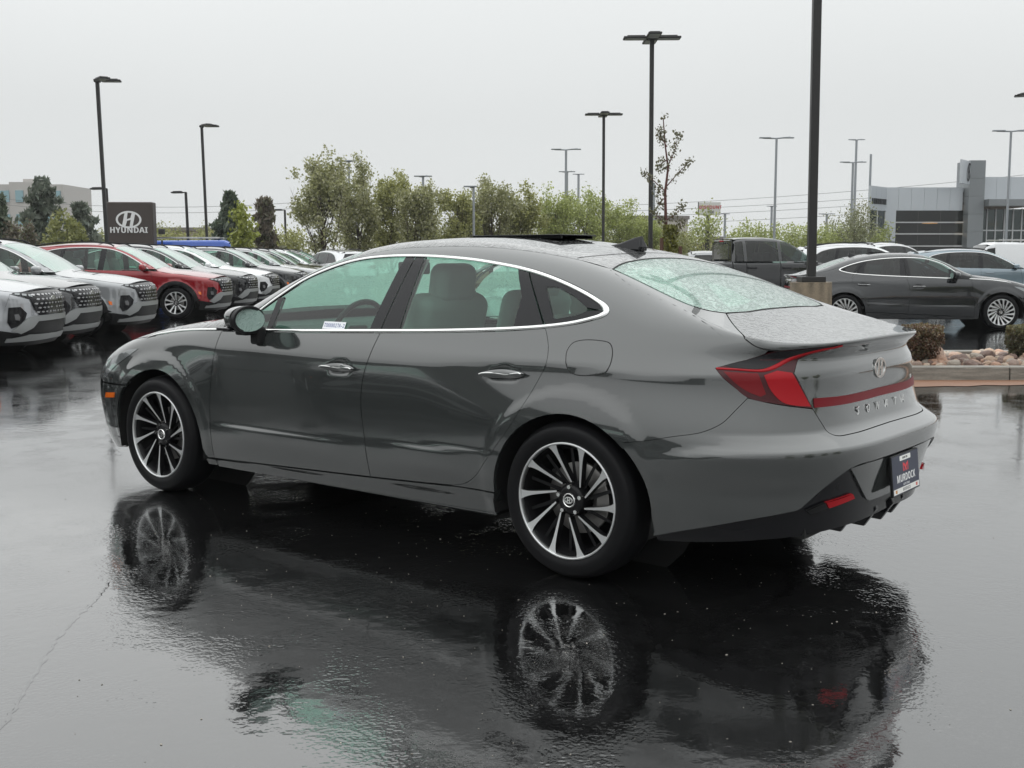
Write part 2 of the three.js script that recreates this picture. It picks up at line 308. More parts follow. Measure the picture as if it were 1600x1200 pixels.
// ---------------------------------------------------------------- the sedan's surface
const SD = (() => {
  const yc = spl([[2.3, 0.80], [1.5, 0.835], [0.9, 0.853], [0.3, 0.872], [-0.25, 0.892], [-0.75, 0.903], [-1.3, 0.911], [-1.7, 0.916], [-2.1, 0.918], [-2.5, 0.918]]);
  const low = spl([[0.10, 0.80], [0.2, 0.866], [0.28, 0.890], [0.36, 0.903], [0.46, 0.912], [0.58, 0.918], [0.70, 0.918], [0.80, 0.912], [0.88, 0.902], [0.96, 0.889], [1.1, 0.862]]);
  const lowR = spl([[0.10, 0.79], [0.2, 0.862], [0.28, 0.892], [0.36, 0.908], [0.46, 0.918], [0.56, 0.927], [0.65, 0.922], [0.74, 0.902], [0.80, 0.885], [0.85, 0.873], [0.885, 0.870], [0.95, 0.873], [1.1, 0.88]]);
  const lowQ = spl([[0.10, 0.79], [0.2, 0.862], [0.28, 0.892], [0.36, 0.908], [0.46, 0.919], [0.56, 0.929], [0.64, 0.925], [0.70, 0.909], [0.76, 0.889], [0.80, 0.877], [0.83, 0.871], [0.87, 0.8695], [0.91, 0.8715], [0.95, 0.875], [1.1, 0.88]]);
  const lowF = spl([[0.10, 0.80], [0.2, 0.866], [0.28, 0.892], [0.36, 0.905], [0.46, 0.917], [0.56, 0.922], [0.66, 0.914], [0.74, 0.896], [0.80, 0.880], [0.86, 0.862], [0.94, 0.828], [1.1, 0.72]]);
  const zb = spl([[2.4, 0.80], [1.4, 0.838], [0.8, 0.848], [0.3, 0.848], [-0.3, 0.845], [-0.9, 0.838], [-1.4, 0.822], [-1.8, 0.806], [-2.2, 0.80], [-2.5, 0.80]]);   // half width at y = 0.98
  const yl = spl([[1.1, 0.42], [0.9, 0.438], [0.5, 0.445], [0, 0.452], [-0.4, 0.468], [-0.8, 0.487], [-1.1, 0.497]]);
  const al = spl([[1.2, 0], [0.98, 0.001], [0.72, 0.012], [0.4, 0.011], [0, 0.006], [-0.25, 0.003], [-0.4, 0.005], [-0.65, 0.011], [-0.95, 0.007], [-1.1, 0.002], [-1.4, 0]]);
  const rLow = spl([[0.0, -2.30], [0.12, -2.37], [0.2, -2.42], [0.3, -2.455], [0.4, -2.470], [0.5, -2.483], [0.6, -2.490], [0.7, -2.494]]), rUp = spl([[0.5, -2.46], [0.6, -2.42], [0.65, -2.402], [0.70, -2.388], [0.78, -2.374], [0.86, -2.372], [0.90, -2.365], [0.926, -2.352], [0.947, -2.352], [0.97, -2.376], [0.992, -2.402], [1.02, -2.410], [1.06, -2.40], [1.2, -2.38]]);
  const rear = (y) => smin(smax(rLow(y), -2.49 + (y - 0.602) * 1.5, 0.008), Math.max(rUp(y), y < 0.62 ? -2.3 : -9), 0.008);
  const yb = spl([[-1.70, 0.535], [-1.9, 0.562], [-2.1, 0.588], [-2.3, 0.60], [-2.6, 0.602]]), db = (x) => 0.024 * sst(-1.70, -2.15, x);
  const front = spl([[0.0, 2.15], [0.14, 2.33], [0.25, 2.40], [0.4, 2.43], [0.55, 2.435], [0.66, 2.40], [0.75, 2.34], [0.85, 2.26], [1.0, 2.1]]);
  const Tc = spl([[2.52, 0.45], [2.38, 0.62], [2.24, 0.735], [2.0, 0.84], [1.7, 0.922], [1.35, 0.985], [1.05, 1.022], [0.88, 1.062], [0.5, 1.25], [0.15, 1.378], [-0.1, 1.422], [-0.4, 1.434], [-0.7, 1.425], [-1.0, 1.393], [-1.3, 1.337], [-1.6, 1.240], [-1.83, 1.150], [-2.05, 1.073], [-2.22, 1.030], [-2.36, 1.015], [-2.6, 1.01]]);
  const cr = spl([[2.4, 0.12], [1.8, 0.065], [1.2, 0.055], [0.6, 0.055], [0, 0.08], [-0.8, 0.108], [-1.3, 0.12], [-1.8, 0.09], [-2.1, 0.05], [-2.5, 0.06]]);
  const flare = (x, y) => { let s = 0; for (const c of [-1.42, 1.42]) { const r = Math.hypot(x - c, y - 0.335); if (r < 0.6 && y > 0.1) s += 0.007 * (1 - sst(0.425, 0.475 + (c < 0 ? 0.02 * sst(-0.1, 0.35, c - x) : 0.015 * sst(-0.1, 0.3, x - c)), r)) * sst(0.12, 0.3, y); } return s; };
  const dent = (x, y) => { let s = 0; for (const [c, d] of [[-0.078, 0.803], [-1.075, 0.832]]) { const q = ((x - c) / 0.098) ** 2 + ((y - d) / 0.04) ** 2; if (q < 1) s += 0.022 * (1 - q) * (1 - q) * (q < 1 ? 1 : 0); } return s; };
  const W = (x, y) => {
    const r = sst(-0.5, -1.55, x), fr = sst(0.85, 1.55, x);
    let a = low(y); if (r > 0) { const v = y - (yc(x) - 0.905), t2 = sst(-1.35, -2.0, x); a = lerp(a, t2 > 0 ? lerp(lowR(v), lowQ(v), t2) : lowR(v), r); } if (fr > 0) a = lerp(a, lowF(y), fr);
    const l = yl(x); a += 1.05 * al(x) * (1 - sst(l - 0.019, l + 0.013, y)) * sst(0.27, 0.40, y);
    a -= 0.010 * (1 - sst(0.234, 0.246, y - 0.022 * (0.9 - x))) * (1 - fr) * (1 - sst(-0.95, -1.05, x));
    const q = db(x); if (q > 0) { const v = y - yb(x); a += q * (0.4 - smin(1, smax(0, v / 0.034, 0.25), 0.25)); }
    a += flare(x, y) - dent(x, y);
    const d = y - 0.98, b = zb(x) - 0.53 * d - 0.22 * d * Math.abs(d);
    return smin(a, b, lerp(lerp(0.028, 0.006, sst(0.2, -1.5, x)), 0.05, sst(0.9, 1.6, x)));
  };
  const T = (x, z) => { const a = Math.abs(z); return Tc(x) - cr(x) * z * z - 0.1 * Math.max(0, a - 0.5) ** 2 * sst(-1.9, -1.5, x); };
  const k = (x) => lerp(lerp(0.006, 0.10, sst(-2.2, -1.6, x)), 0.06, sst(0.6, 1.2, x));
  return new Body({ W, T, k, rear, front, xA: -1.5, xB: 1.45, n: (y) => lerp(3.0, 3.6, sst(0.42, 0.6, y)), nf: () => 3.2 });
})();
// ---------------------------------------------------------------- wheels: axis along z, outer face at +z, centre at the origin
function lathe(pts, seg = 64) { return new THREE.LatheGeometry(pts.map((p) => new THREE.Vector2(p[0], p[1])), seg).rotateX(Math.PI / 2); }   // (radius, z)
function tyreGeo(R, rim, w, face) {   // face: z of the outer sidewall bulge
  const b = face - w, m = R - rim;
  const p = curve([[rim - 0.006, face - 0.022], [rim + 0.004, face - 0.012], [rim + m * 0.35, face], [rim + m * 0.7, face - 0.006], [R - 0.014, face - 0.024], [R - 0.004, face - 0.045], [R, face - w * 0.5], [R - 0.004, b + 0.045], [R - 0.016, b + 0.022], [rim + m * 0.4, b], [rim - 0.006, b + 0.02]], 5);
  const list = [lathe(p, 72)];
  return join(list);
}
function spokeGeo(a0, a1, r0, r1, w0, w1, zf0, zf1, depth, flare = 0) {   // a straight spoke from hub angle a0 to rim angle a1
  const p0 = [Math.cos(a0) * r0, Math.sin(a0) * r0], p1 = [Math.cos(a1) * r1, Math.sin(a1) * r1];
  const t = [p1[0] - p0[0], p1[1] - p0[1]], l = Math.hypot(...t); t[0] /= l; t[1] /= l; const n = [-t[1], t[0]], N = 9, V = [], I = [];
  for (let i = 0; i <= N; i++) {
    const s = i / N, w = lerp(w0, w1, s) / 2 + flare * Math.pow(s, 7), z = lerp(zf0, zf1, s), c = [p0[0] + t[0] * l * s, p0[1] + t[1] * l * s], d = depth;
    for (const [k, zz] of [[-1, z], [1, z], [1.0, z - d], [-1.0, z - d]]) V.push(c[0] + n[0] * k * w, c[1] + n[1] * k * w, zz);
  }
  const face = [], side = [];
  for (let i = 0; i < N; i++) for (let j = 0; j < 4; j++) { const a = i * 4 + j, b = i * 4 + (j + 1) % 4, q = [a, b, b + 4, a, b + 4, a + 4]; (j === 0 ? face : side).push(...q); }
  const mk = (ix) => { const g = new THREE.BufferGeometry(); g.setAttribute('position', new THREE.BufferAttribute(new Float32Array(V), 3)); g.setIndex(ix); const q = g.toNonIndexed(); q.computeVertexNormals(); q.setAttribute('uv', new THREE.BufferAttribute(new Float32Array(q.attributes.position.count * 2), 2)); return q; };
  return [mk(face), mk(side)];
}
function emblemGeo(r) {   // oval with a slanted H
  const o = new THREE.Shape(); o.absellipse(0, 0, r, r * 0.68, 0, Math.PI * 2); const h = new THREE.Path(); h.absellipse(0, 0, r * 0.84, r * 0.54, 0, Math.PI * 2); o.holes.push(h);
  const H = [[-0.52, -0.5], [-0.26, -0.58], [-0.12, -0.1], [0.16, -0.02], [0.06, -0.6], [0.3, -0.58], [0.52, 0.5], [0.26, 0.58], [0.14, 0.14], [-0.14, 0.04], [-0.06, 0.6], [-0.3, 0.58]].map(([x, y]) => [x * r, y * r * 0.9]);
  return join([extrude(o, 0.004, 0.0008), extrude(H, 0.004, 0.0008)]);
}
function makeWheel(style, R, rim, parent, pos, turn) {
  const w = group('wheel', parent); w.position.set(...pos); w.rotation.y = turn;
  const K = style + R, face = 0.115;
  part('tyre', once(K + 'tyre', () => tyreGeo(R, rim - 0.004, 0.225, face)), M.rubber, w);
  part('rim', once(K + 'lip', () => lathe(curve([[rim, face - 0.03], [rim + 0.002, face - 0.008], [rim - 0.004, face - 0.005], [rim - 0.008, face - 0.010], [rim - 0.010, face - 0.03]], 4), 72)), M.machined, w);
  part('barrel', once(K + 'barrel', () => lathe([[rim - 0.014, face - 0.02], [rim - 0.03, face - 0.05], [rim - 0.035, face - 0.19], [0.1, face - 0.2]], 56)), M.rimDark, w);
  const spokes = (n, mk) => { for (let i = 0; i < n; i++) { const g = once(K + 's' + i, () => mk(i)); const s = part('spoke', g[1], M.rimDark, w); part('face', g[0], M.machined, s).position.z = 0.0012; } };
  const z0 = face - 0.055, z1 = face - 0.014;
  if (style === 'ten') spokes(10, (i) => { const a = i * Math.PI / 5; return spokeGeo(a - 0.38, a, rim * 0.31, rim * 0.985, 0.007, 0.018, z0 + 0.012, z1, 0.032, 0.014); });
  else if (style === 'turbine') spokes(16, (i) => { const a = i * Math.PI / 8; return spokeGeo(a - 0.55, a, rim * 0.30, rim * 0.985, 0.012, 0.032, z0 + 0.015, z1, 0.02, 0.01); });
  else if (style === 'five') spokes(10, (i) => { const a = Math.floor(i / 2) * Math.PI * 0.4 + (i % 2 ? 0.16 : -0.16); return spokeGeo(a + (i % 2 ? 0.12 : -0.12), a + (i % 2 ? 0.12 : -0.05), rim * 0.22, rim * 0.985, 0.02, 0.034, z0 + 0.012, z1, 0.03, 0.012); });
  else spokes(6, (i) => { const a = i * Math.PI / 3; return spokeGeo(a, a, rim * 0.2, rim * 0.985, 0.06, 0.075, z0 + 0.012, z1, 0.03, 0.01); });
  if (style === 'ten') for (let i = 0; i < 10; i++) { const a = i * Math.PI / 5 + 0.31; part('inner_spoke', once(K + 'i' + i, () => spokeGeo(a - 0.2, a, rim * 0.25, rim * 0.97, 0.018, 0.012, z0 - 0.012, z1 - 0.03, 0.02)[0]), M.rimDark, w); }
  part('hub', once(K + 'hub', () => join([lathe([[0.002, z0 + 0.022], [rim * 0.2, z0 + 0.02], [rim * 0.27, z0 + 0.008], [rim * 0.30, z0 - 0.03]], 40)])), M.rimDark, w);
  const cap = part('hub_cap', once(K + 'cap', () => lathe([[0.024, z0 + 0.023], [0.026, z0 + 0.027], [0.0295, z0 + 0.027], [0.032, z0 + 0.018]], 40)), M.chrome, w);
  part('cap_emblem', once(K + 'emb', () => emblemGeo(0.02).translate(0, 0, z0 + 0.022)), M.chrome, w);
  for (let i = 0; i < 5; i++) { const a = i * Math.PI * 0.4 + 0.31; part('wheel_nut', once(K + 'nut', () => new THREE.CylinderGeometry(0.009, 0.010, 0.02, 6).rotateX(Math.PI / 2)), M.chrome, w).position.set(Math.cos(a) * 0.056, Math.sin(a) * 0.056, z0 + 0.017); }
  part('brake_disc', once(K + 'disc', () => join([lathe([[0.07, 0.0], [0.075, 0.012], [0.15, 0.012], [0.15, -0.012]], 48)])), M.disc, w);
  part('caliper', once(K + 'cal', () => { const s = new THREE.Shape(); s.absarc(0, 0, 0.165, -0.45, 0.45, false); s.absarc(0, 0, 0.11, 0.45, -0.45, true); return extrude(s, 0.05, 0.004).translate(0, 0, -0.015); }), M.disc, w);
  return w;
}
// ---------------------------------------------------------------- the four-door sedan
const font = await new FontLoader().loadAsync('fonts/droid/droid_sans_bold.typeface.json');
function textGeo(s, size, depth, spread = 0) {
  if (!spread) { const g = new TextGeometry(s, { font, size, depth, curveSegments: 4 }); g.computeBoundingBox(); return g.translate(-(g.boundingBox.min.x + g.boundingBox.max.x) / 2, 0, 0); }
  return join([...s].map((c, i) => { const g = new TextGeometry(c, { font, size, depth, curveSegments: 4 }); g.computeBoundingBox(); return g.translate(-(g.boundingBox.min.x + g.boundingBox.max.x) / 2 + (i - (s.length - 1) / 2) * spread, 0, 0); }));
}
const UC = -1.5 - 0.45 * Math.PI, UF = 1.45 + 0.45 * Math.PI;   // running coordinate of the middle of the tail and of the nose
const acrossU = (half, c) => outline(half, rev(half).map(([u, y]) => [2 * c - u, y]));   // half outline that starts and ends on the middle line
const O = (() => {   // outlines in (u, y) unless said otherwise
  const B = SD, t2s = (x, z) => { const p = B.top(x, z); return [B.uOf(p), p.y]; }, s2t = ([u, y]) => { const p = B.side(u, y); return [p.x, p.z]; };
  const kTop = [[0.9, 0.73], [0.7, 0.715], [0.5, 0.685], [0.3, 0.645], [0.1, 0.612], [-0.1, 0.588], [-0.3, 0.575], [-0.7, 0.56], [-1.0, 0.553], [-1.2, 0.548], [-1.386, 0.536]];
  const kGlass = [[-1.386, 0.536], [-1.544, 0.556], [-1.666, 0.570], [-1.787, 0.572], [-1.86, 0.545], [-1.905, 0.49]];
  const kCut = [[-1.386, 0.536], [-1.544, 0.556], [-1.666, 0.570], [-1.787, 0.574], [-1.86, 0.600], [-1.94, 0.637], [-2.02, 0.684], [-2.10, 0.722]], gapTop = [[-1.912, 0.492], [-1.965, 0.56], [-2.048, 0.654], [-2.115, 0.722]];
  const gap = [[-2.120, 1.102], [-2.124, 1.08], [-2.128, 1.05], [-2.138, 1.019], [-2.169, 0.994], [-2.213, 0.98], [-2.251, 0.977]];
  const lip = [[-2.251, 0.977], [-2.30, 0.981], [-2.387, 0.987], [-2.522, 0.994], [-2.7, 0.998], [UC, 1.0]];
  const lampTop = [[-2.029, 0.91], [-2.103, 0.933], [-2.141, 0.943], [-2.201, 0.965], [-2.251, 0.977]];
  const lampLow = [[-2.029, 0.91], [-2.054, 0.876], [-2.086, 0.846], [-2.136, 0.802], [-2.228, 0.779], [-2.378, 0.753]];
  const trunkLow = [[-2.378, 0.753], [-2.414, 0.694], [-2.437, 0.66], [-2.462, 0.648], [-2.552, 0.645], [-2.75, 0.647], [UC, 0.648]];
  const bumpGap = [[-1.70, 0.609], [-1.79, 0.624], [-1.884, 0.648], [-1.971, 0.667], [-2.012, 0.684], [-2.053, 0.71], [-2.094, 0.755], [-2.136, 0.802]];
  const bumpBot = [[-1.81, 0.235], [-2.0, 0.298], [-2.144, 0.34], [-2.268, 0.367], [-2.305, 0.376], [-2.333, 0.401], [-2.398, 0.462], [-2.466, 0.512], [-2.524, 0.531], [-2.659, 0.535], [UC, 0.535]];
  const doorF = [[0.862, 0.948], [0.872, 0.93], [0.884, 0.855], [0.896, 0.794], [0.916, 0.655], [0.933, 0.515], [0.943, 0.374], [0.949, 0.284], [0.948, 0.245]];
  const doorB = [[-0.293, 0.976], [-0.281, 0.908], [-0.27, 0.857], [-0.249, 0.79], [-0.231, 0.689], [-0.233, 0.582], [-0.247, 0.461], [-0.262, 0.290]];
  const doorR = [[-1.23, 1.031], [-1.259, 0.987], [-1.28, 0.941], [-1.288, 0.89], [-1.269, 0.844], [-1.209, 0.727], [-1.153, 0.637], [-1.047, 0.508], [-0.975, 0.423], [-0.93, 0.374], [-0.88, 0.341], [-0.82, 0.322], [-0.761, 0.315]];
  const outTop = [[0.65, 1.062], [0.543, 1.14], [0.424, 1.224], [0.282, 1.279], [0.129, 1.32], [-0.032, 1.339], [-0.309, 1.346], [-0.621, 1.332], [-0.812, 1.313], [-1.017, 1.284], [-1.164, 1.252], [-1.328, 1.203], [-1.45, 1.155], [-1.501, 1.125], [-1.52, 1.11]];
  const outLow = [[-1.52, 1.11], [-1.504, 1.089], [-1.447, 1.068], [-1.36, 1.048], [-1.23, 1.031], [-1.023, 1.012], [-0.722, 0.995], [-0.478, 0.984], [-0.293, 0.976], [0.233, 0.956], [0.551, 0.946], [0.862, 0.938]];
  const chrome = [[0.632, 1.05], [0.528, 1.128], [0.402, 1.211], [0.264, 1.268], [0.114, 1.309], [-0.043, 1.329], [-0.318, 1.336], [-0.629, 1.322], [-0.819, 1.303], [-1.025, 1.273], [-1.171, 1.24], [-1.332, 1.191], [-1.440, 1.149], [-1.486, 1.125], [-1.500, 1.106], [-1.480, 1.090], [-1.443, 1.078], [-1.357, 1.057], [-1.225, 1.038], [-1.019, 1.02], [-0.719, 1.002], [-0.474, 0.991], [-0.289, 0.984], [0.237, 0.964], [0.555, 0.953]];
  const arc = (cx, r, a0, a1, n = 22) => Array.from({ length: n + 1 }, (_, i) => { const a = lerp(a0, a1, i / n); return [cx + r * Math.cos(a) * 1.0, 0.325 + r * Math.sin(a) * 0.96]; });
  const hoodEdge = [[0.862, 0.948], [1.127, 0.937], [1.299, 0.923], [1.423, 0.907], [1.512, 0.894]];
  const hoodTop = [[0.87, 0.862], [1.127, 0.852], [1.299, 0.845], [1.423, 0.845], [1.508, 0.846], [1.68, 0.833], [1.86, 0.79], [2.02, 0.70], [2.16, 0.52], [2.24, 0.28], [2.262, 0]];
  return { kCut, gapTop, B, t2s, s2t, kTop, kGlass, gap, lip, lampTop, lampLow, trunkLow, bumpGap, bumpBot, doorF, doorB, doorR, outTop, outLow, chrome, arc, hoodEdge, hoodTop };
})();
const rev = (a) => a.slice().reverse();
const mirrorZ = (pts) => outline(pts, rev(pts).map(([x, z]) => [x, -z]));   // half outline in (x, z), from +z side round to the axis
function makeSedan(root, P) {
  const { B, t2s, s2t, arc } = O, G = 0.0022, both = [1, -1], S = 0.02;
  const pt = P.paint, wet = P.wet, sides = (name, key, make, mat, kids) => { for (const s of both) { const o = part(name, once('sd' + key + s, () => make(s)), mat, root); kids?.(o, s); } };
  const pan = (key, poly, o) => (s) => panel(B, 'side', poly(), { step: S, sides: [s], ...o });
  // ---- painted panels
  sides('body_side', 'bs', pan('', () => outline(
    [[0.862, 0.985]], curve(O.kTop.map(([x, z]) => t2s(x, z)), 5), curve(O.kCut.map(([x, z]) => t2s(x, z + 0.055 * sst(-1.386, -1.55, x) * sst(-2.12, -1.98, x))), 4), curve(O.gap.slice(3, 6), 4), curve(rev(O.lampTop.slice(0, 4)), 3), curve(O.lampLow.slice(0, 4), 4), curve(rev(O.bumpGap), 4),
    arc(-1.42, 0.385, 2.37, 0.02).map(([x, y]) => [x, y]), [[-1.034, 0.318], [-0.9, 0.318]], curve(rev(O.doorR), 5), curve(rev(O.outLow.slice(0, 5)), 4), curve(rev(O.outTop), 5), [[0.70, 1.02]]), { flange: 0.02 }), pt, (o, s) => part('deck_corner', once('sddk' + s, () => panel(B, 'top', outline(curve(O.kGlass, 4), curve(O.gapTop, 4), curve(rev(O.kCut).map(([x, z]) => [x, z + 0.012 + 0.056 * sst(-1.386, -1.55, x) * sst(-2.12, -1.98, x)]), 4)), { step: 0.02, off: -0.0007, sides: [s] })), pt, o));
  sides('front_door', 'fd', pan('', () => outline(curve(O.doorF, 5), curve([[0.948, 0.245], [0.352, 0.267], [-0.262, 0.290]], 3), curve(rev(O.doorB), 5), curve(O.outLow.slice(8), 4)), { gap: G, flange: 0.018, step: 0.02 }), pt, (o, s) => doorHandle(o, s, -0.078, 0.803, 'f'));
  sides('rear_door', 'rd', pan('', () => outline(curve(O.doorB, 5), [[-0.262, 0.290], [-0.55, 0.303]], curve(rev(O.doorR), 5), curve(O.outLow.slice(4, 9), 4)), { gap: G, flange: 0.018, step: 0.02 }), pt, (o, s) => doorHandle(o, s, -1.075, 0.832, 'r'));
  function doorHandle(o, s, x, y, k) {
    part('door_handle', once('sdh' + k + s, () => ribbon(B, 'side', Array.from({ length: 17 }, (_, i) => { const t = i / 8 - 1; return [x + t * 0.112, y + 0.004 * (k === 'r' ? -t * 1.5 : 0) - 0.002]; }), (t) => 0.040 * Math.sqrt(Math.max(0.03, 1 - (2 * t - 1) ** 2)), { off: 0.010, height: 0.024, sides: [s] })), pt, o);
    part('handle_trim', once('sdt' + k + s, () => ribbon(B, 'side', Array.from({ length: 17 }, (_, i) => { const t = i / 8 - 1; return [x + t * 0.11, y + 0.004 * (k === 'r' ? -t * 1.5 : 0) + 0.009 * Math.sqrt(Math.max(0, 1 - t * t)) - 0.002]; }), 0.006, { off: 0.031, height: 0.003, sides: [s] })), M.chrome, o);
  }
  sides('front_fender', 'ff', pan('', () => outline(curve(rev(O.doorF), 5), curve(O.hoodEdge, 4), curve(O.hoodTop.slice(4, 8).map(([x, z]) => t2s(x, z)), 4), [[2.06, 0.66], [2.04, 0.588], [1.82, 0.592], [1.678, 0.596]], arc(1.42, 0.392, 0.78, 3.12), [[1.03, 0.2], [0.955, 0.2]]), { gap: G, flange: 0.02 }), pt);
  sides('front_bumper', 'fb', pan('', () => outline([[1.678, 0.590], [1.82, 0.586], [2.045, 0.583], [2.066, 0.66]], curve(O.hoodTop.slice(7).map(([x, z]) => t2s(x, z)), 4), [[2.863, 0.2], [2.5, 0.19], [1.95, 0.19]], arc(1.42, 0.398, -0.30, 0.72, 10)), { gap: G, flange: 0.02 }), pt, (o, s) => {
    part('side_marker', once('sdmk' + s, () => panel(B, 'side', [[1.815, 0.541], [1.935, 0.529], [1.955, 0.497], [1.828, 0.510]], { off: 0.003, flange: 0.004, sides: [s], step: 0.02 })), M.amber, o);
    for (let i = 0; i < 4; i++) part('sensor_slot', once('sdsl' + i + s, () => panel(B, 'side', outline([[1.838, 0.462 - i * 0.062], [1.878, 0.458 - i * 0.062], [1.882, 0.449 - i * 0.062], [1.842, 0.453 - i * 0.062]]), { off: 0.0015, sides: [s], step: 0.03 })), M.black, o);
  });
  sides('headlamp', 'hl', pan('', () => outline(curve([[1.639, 0.806], [1.749, 0.792], [1.851, 0.752], [1.96, 0.70], [2.15, 0.655], [2.3, 0.63]], 4), curve([[2.3, 0.59], [2.1, 0.60], [1.955, 0.612], [1.836, 0.695], [1.714, 0.763], [1.639, 0.806]], 4)), { off: 0.003, flange: 0.003 }), M.lens);
  sides('side_sill', 'sl', pan('', () => outline([[0.95, 0.195], [0.948, 0.24]], curve([[0.948, 0.24], [0.352, 0.262], [-0.262, 0.285], [-0.55, 0.298], [-0.82, 0.312]], 3), [[-1.03, 0.312], [-1.015, 0.205]]), { gap: 0.001, flange: 0.05 }), pt);
  part('rear_bumper', once('sdrb', () => panel(B, 'side', acrossU(outline(curve(rev(O.bumpBot), 4), arc(-1.42, 0.388, 3.37, 2.35, 10), curve(O.bumpGap, 4), curve(O.lampLow.slice(3), 4), curve(O.trunkLow, 4)), UC), { gap: G, flange: 0.03, stepY: 0.016, step: S })), pt, root);
  part('hood', once('sdhood', () => panel(B, 'top', mirrorZ(outline([[0.93, 0], [0.925, 0.5], [0.89, 0.80]], curve(O.hoodTop, 4))), { gap: G, flange: 0.02, step: 0.045 })), wet, root);
  part('roof', once('sdroof', () => panel(B, 'top', outline(curve(O.kTop.slice(4).map((p) => p), 5), curve([[-1.386, 0.536], [-1.352, 0.40], [-1.338, 0.2], [-1.335, 0], [-1.338, -0.2], [-1.352, -0.40], [-1.386, -0.536]], 4), curve(rev(O.kTop.slice(4)).map(([x, z]) => [x, -z]), 5), curve([[0.1, -0.612], [0.045, -0.4], [0.02, 0], [0.045, 0.4], [0.1, 0.612]], 4)), { step: 0.04, off: 0.0004 })), wet, root);
  const trunk = part('trunk_lid', once('sdtrunk', () => {
    const edge = outline(curve(O.gap.slice(3), 4), curve(O.lip, 4)), E = edge.map(([u, y]) => { const q = B.side(u, y); return [q.x + 0.006, q.z * 0.994]; }), V = [], N = [], I = [];
    edge.forEach(([u, y], i) => { const a = B.side(u, y), b = new THREE.Vector3(E[i][0], Math.max(B.top(E[i][0], E[i][1]).y, y), E[i][1]), n = B.grad(a), m = B.grad(b), c = a.clone().lerp(b, 0.6).addScaledVector(n.clone().add(m).normalize(), a.distanceTo(b) * 0.12); for (const [p, q] of [[a, n], [c, n.clone().add(m).normalize()], [b, m]]) { V.push(p.x, p.y, p.z); N.push(q.x, q.y, q.z); } });
    for (let i = 0; i < edge.length - 1; i++) for (let j = 0; j < 2; j++) { const k = i * 3 + j; I.push(k, k + 1, k + 3, k + 1, k + 4, k + 3); }
    const strip = [1, -1].map((s) => { const g = new THREE.BufferGeometry(), f = (A) => new THREE.BufferAttribute(new Float32Array(A.map((v, i) => i % 3 === 2 ? v * s : v)), 3); g.setAttribute('position', f(V)); g.setAttribute('normal', f(N)); g.setAttribute('uv', new THREE.BufferAttribute(new Float32Array(V.length / 3 * 2), 2)); g.setIndex(I.slice()); return wind(g); });
    once('sdtt', () => mergeGeometries([...strip, panel(B, 'top', mirrorZ(outline([[-1.945, 0], [-1.94, 0.34]], curve(O.gapTop.map(([x, z]) => [x - 0.004, z - 0.003]), 4), E)), { step: 0.03 })]));
    return panel(B, 'side', acrossU(outline(curve(rev(O.trunkLow), 4), [[-2.378, 0.753], [-2.303, 0.892], [-2.33, 0.94], [-2.387, 0.962], [-2.49, 0.985]], curve(O.lip.slice(3), 4)), UC), { gap: 0.0006, flange: 0.012, step: 0.02 });
  }), pt, root);
  part('trunk_top', memo.sdtt, wet, trunk);
  for (const s of both) part('lid_gap', once('sdlg' + s, () => ribbon(B, 'side', curve(O.gap.slice(3), 6), 0.0045, { off: 0.0012, sides: [s] })), M.seal, trunk);
  part('emblem', once('sdemb', () => { const g = emblemGeo(0.062), a = g.attributes.position, n = g.attributes.normal; g.rotateY(-Math.PI / 2); return g.rotateZ(-0.05).translate(-2.3715, 0.872, 0); }), M.chrome, trunk);
  part('model_lettering', once('sdlet', () => join([...'SONATA'].map((c, i) => { const z = (i - 2.5) * 0.102, q = B.side(UC + 0.9 * Math.atan2(Math.abs(z), 0.87), 0.718), n = B.grad(q); return textGeo(c, 0.034, 0.004).rotateY(-Math.PI / 2 - Math.sign(z) * Math.atan2(n.z, -n.x)).translate(q.x - 0.0015, 0.702, z); }))), M.chrome, trunk);
  part('badge', once('sdbadge', () => box(0.004, 0.018, 0.07, -2.352, 0.80, 0.40, 0.0015)), M.chrome, trunk);
  // ---- lamps
  sides('tail_lamp', 'tl', pan('', () => outline(curve(O.lampTop, 4), curve(O.lip.slice(0, 4), 4), [[-2.49, 0.984], [-2.387, 0.961], [-2.33, 0.939], [-2.302, 0.892], [-2.379, 0.755]], curve(rev(O.lampLow), 4)), { gap: 0.0012, flange: 0.012, off: 0.0005, step: 0.02 }), M.redDeep, (o, s) => {
    part('lamp_cap', once('sdtk' + s, () => panel(B, 'side', outline(curve([[-2.06, 0.9185], [-2.103, 0.931], [-2.141, 0.941], [-2.201, 0.963], [-2.251, 0.975]], 4), curve([[-2.251, 0.975], [-2.30, 0.979], [-2.387, 0.985], [-2.49, 0.992]], 3), curve([[-2.49, 0.989], [-2.387, 0.974], [-2.297, 0.950], [-2.235, 0.922], [-2.19, 0.909], [-2.101, 0.912], [-2.06, 0.9185]], 4)), { off: 0.0016, step: 0.02, sides: [s] })), M.black, o);
    part('outer_light', once('sdta' + s, () => panel(B, 'side', outline(curve([[-2.058, 0.898], [-2.11, 0.895], [-2.172, 0.893]], 3), [[-2.198, 0.815]], curve([[-2.18, 0.806], [-2.135, 0.826], [-2.095, 0.858], [-2.058, 0.898]], 3)), { off: 0.0022, flange: 0.002, step: 0.02, sides: [s] })), M.red, o);
    part('inner_light', once('sdtb' + s, () => panel(B, 'side', outline([[-2.192, 0.886], [-2.240, 0.902], [-2.294, 0.893], [-2.368, 0.762]], curve([[-2.368, 0.762], [-2.30, 0.770], [-2.255, 0.784], [-2.216, 0.828], [-2.192, 0.886]], 3)), { off: 0.0022, flange: 0.002, step: 0.02, sides: [s] })), M.redBright, o);
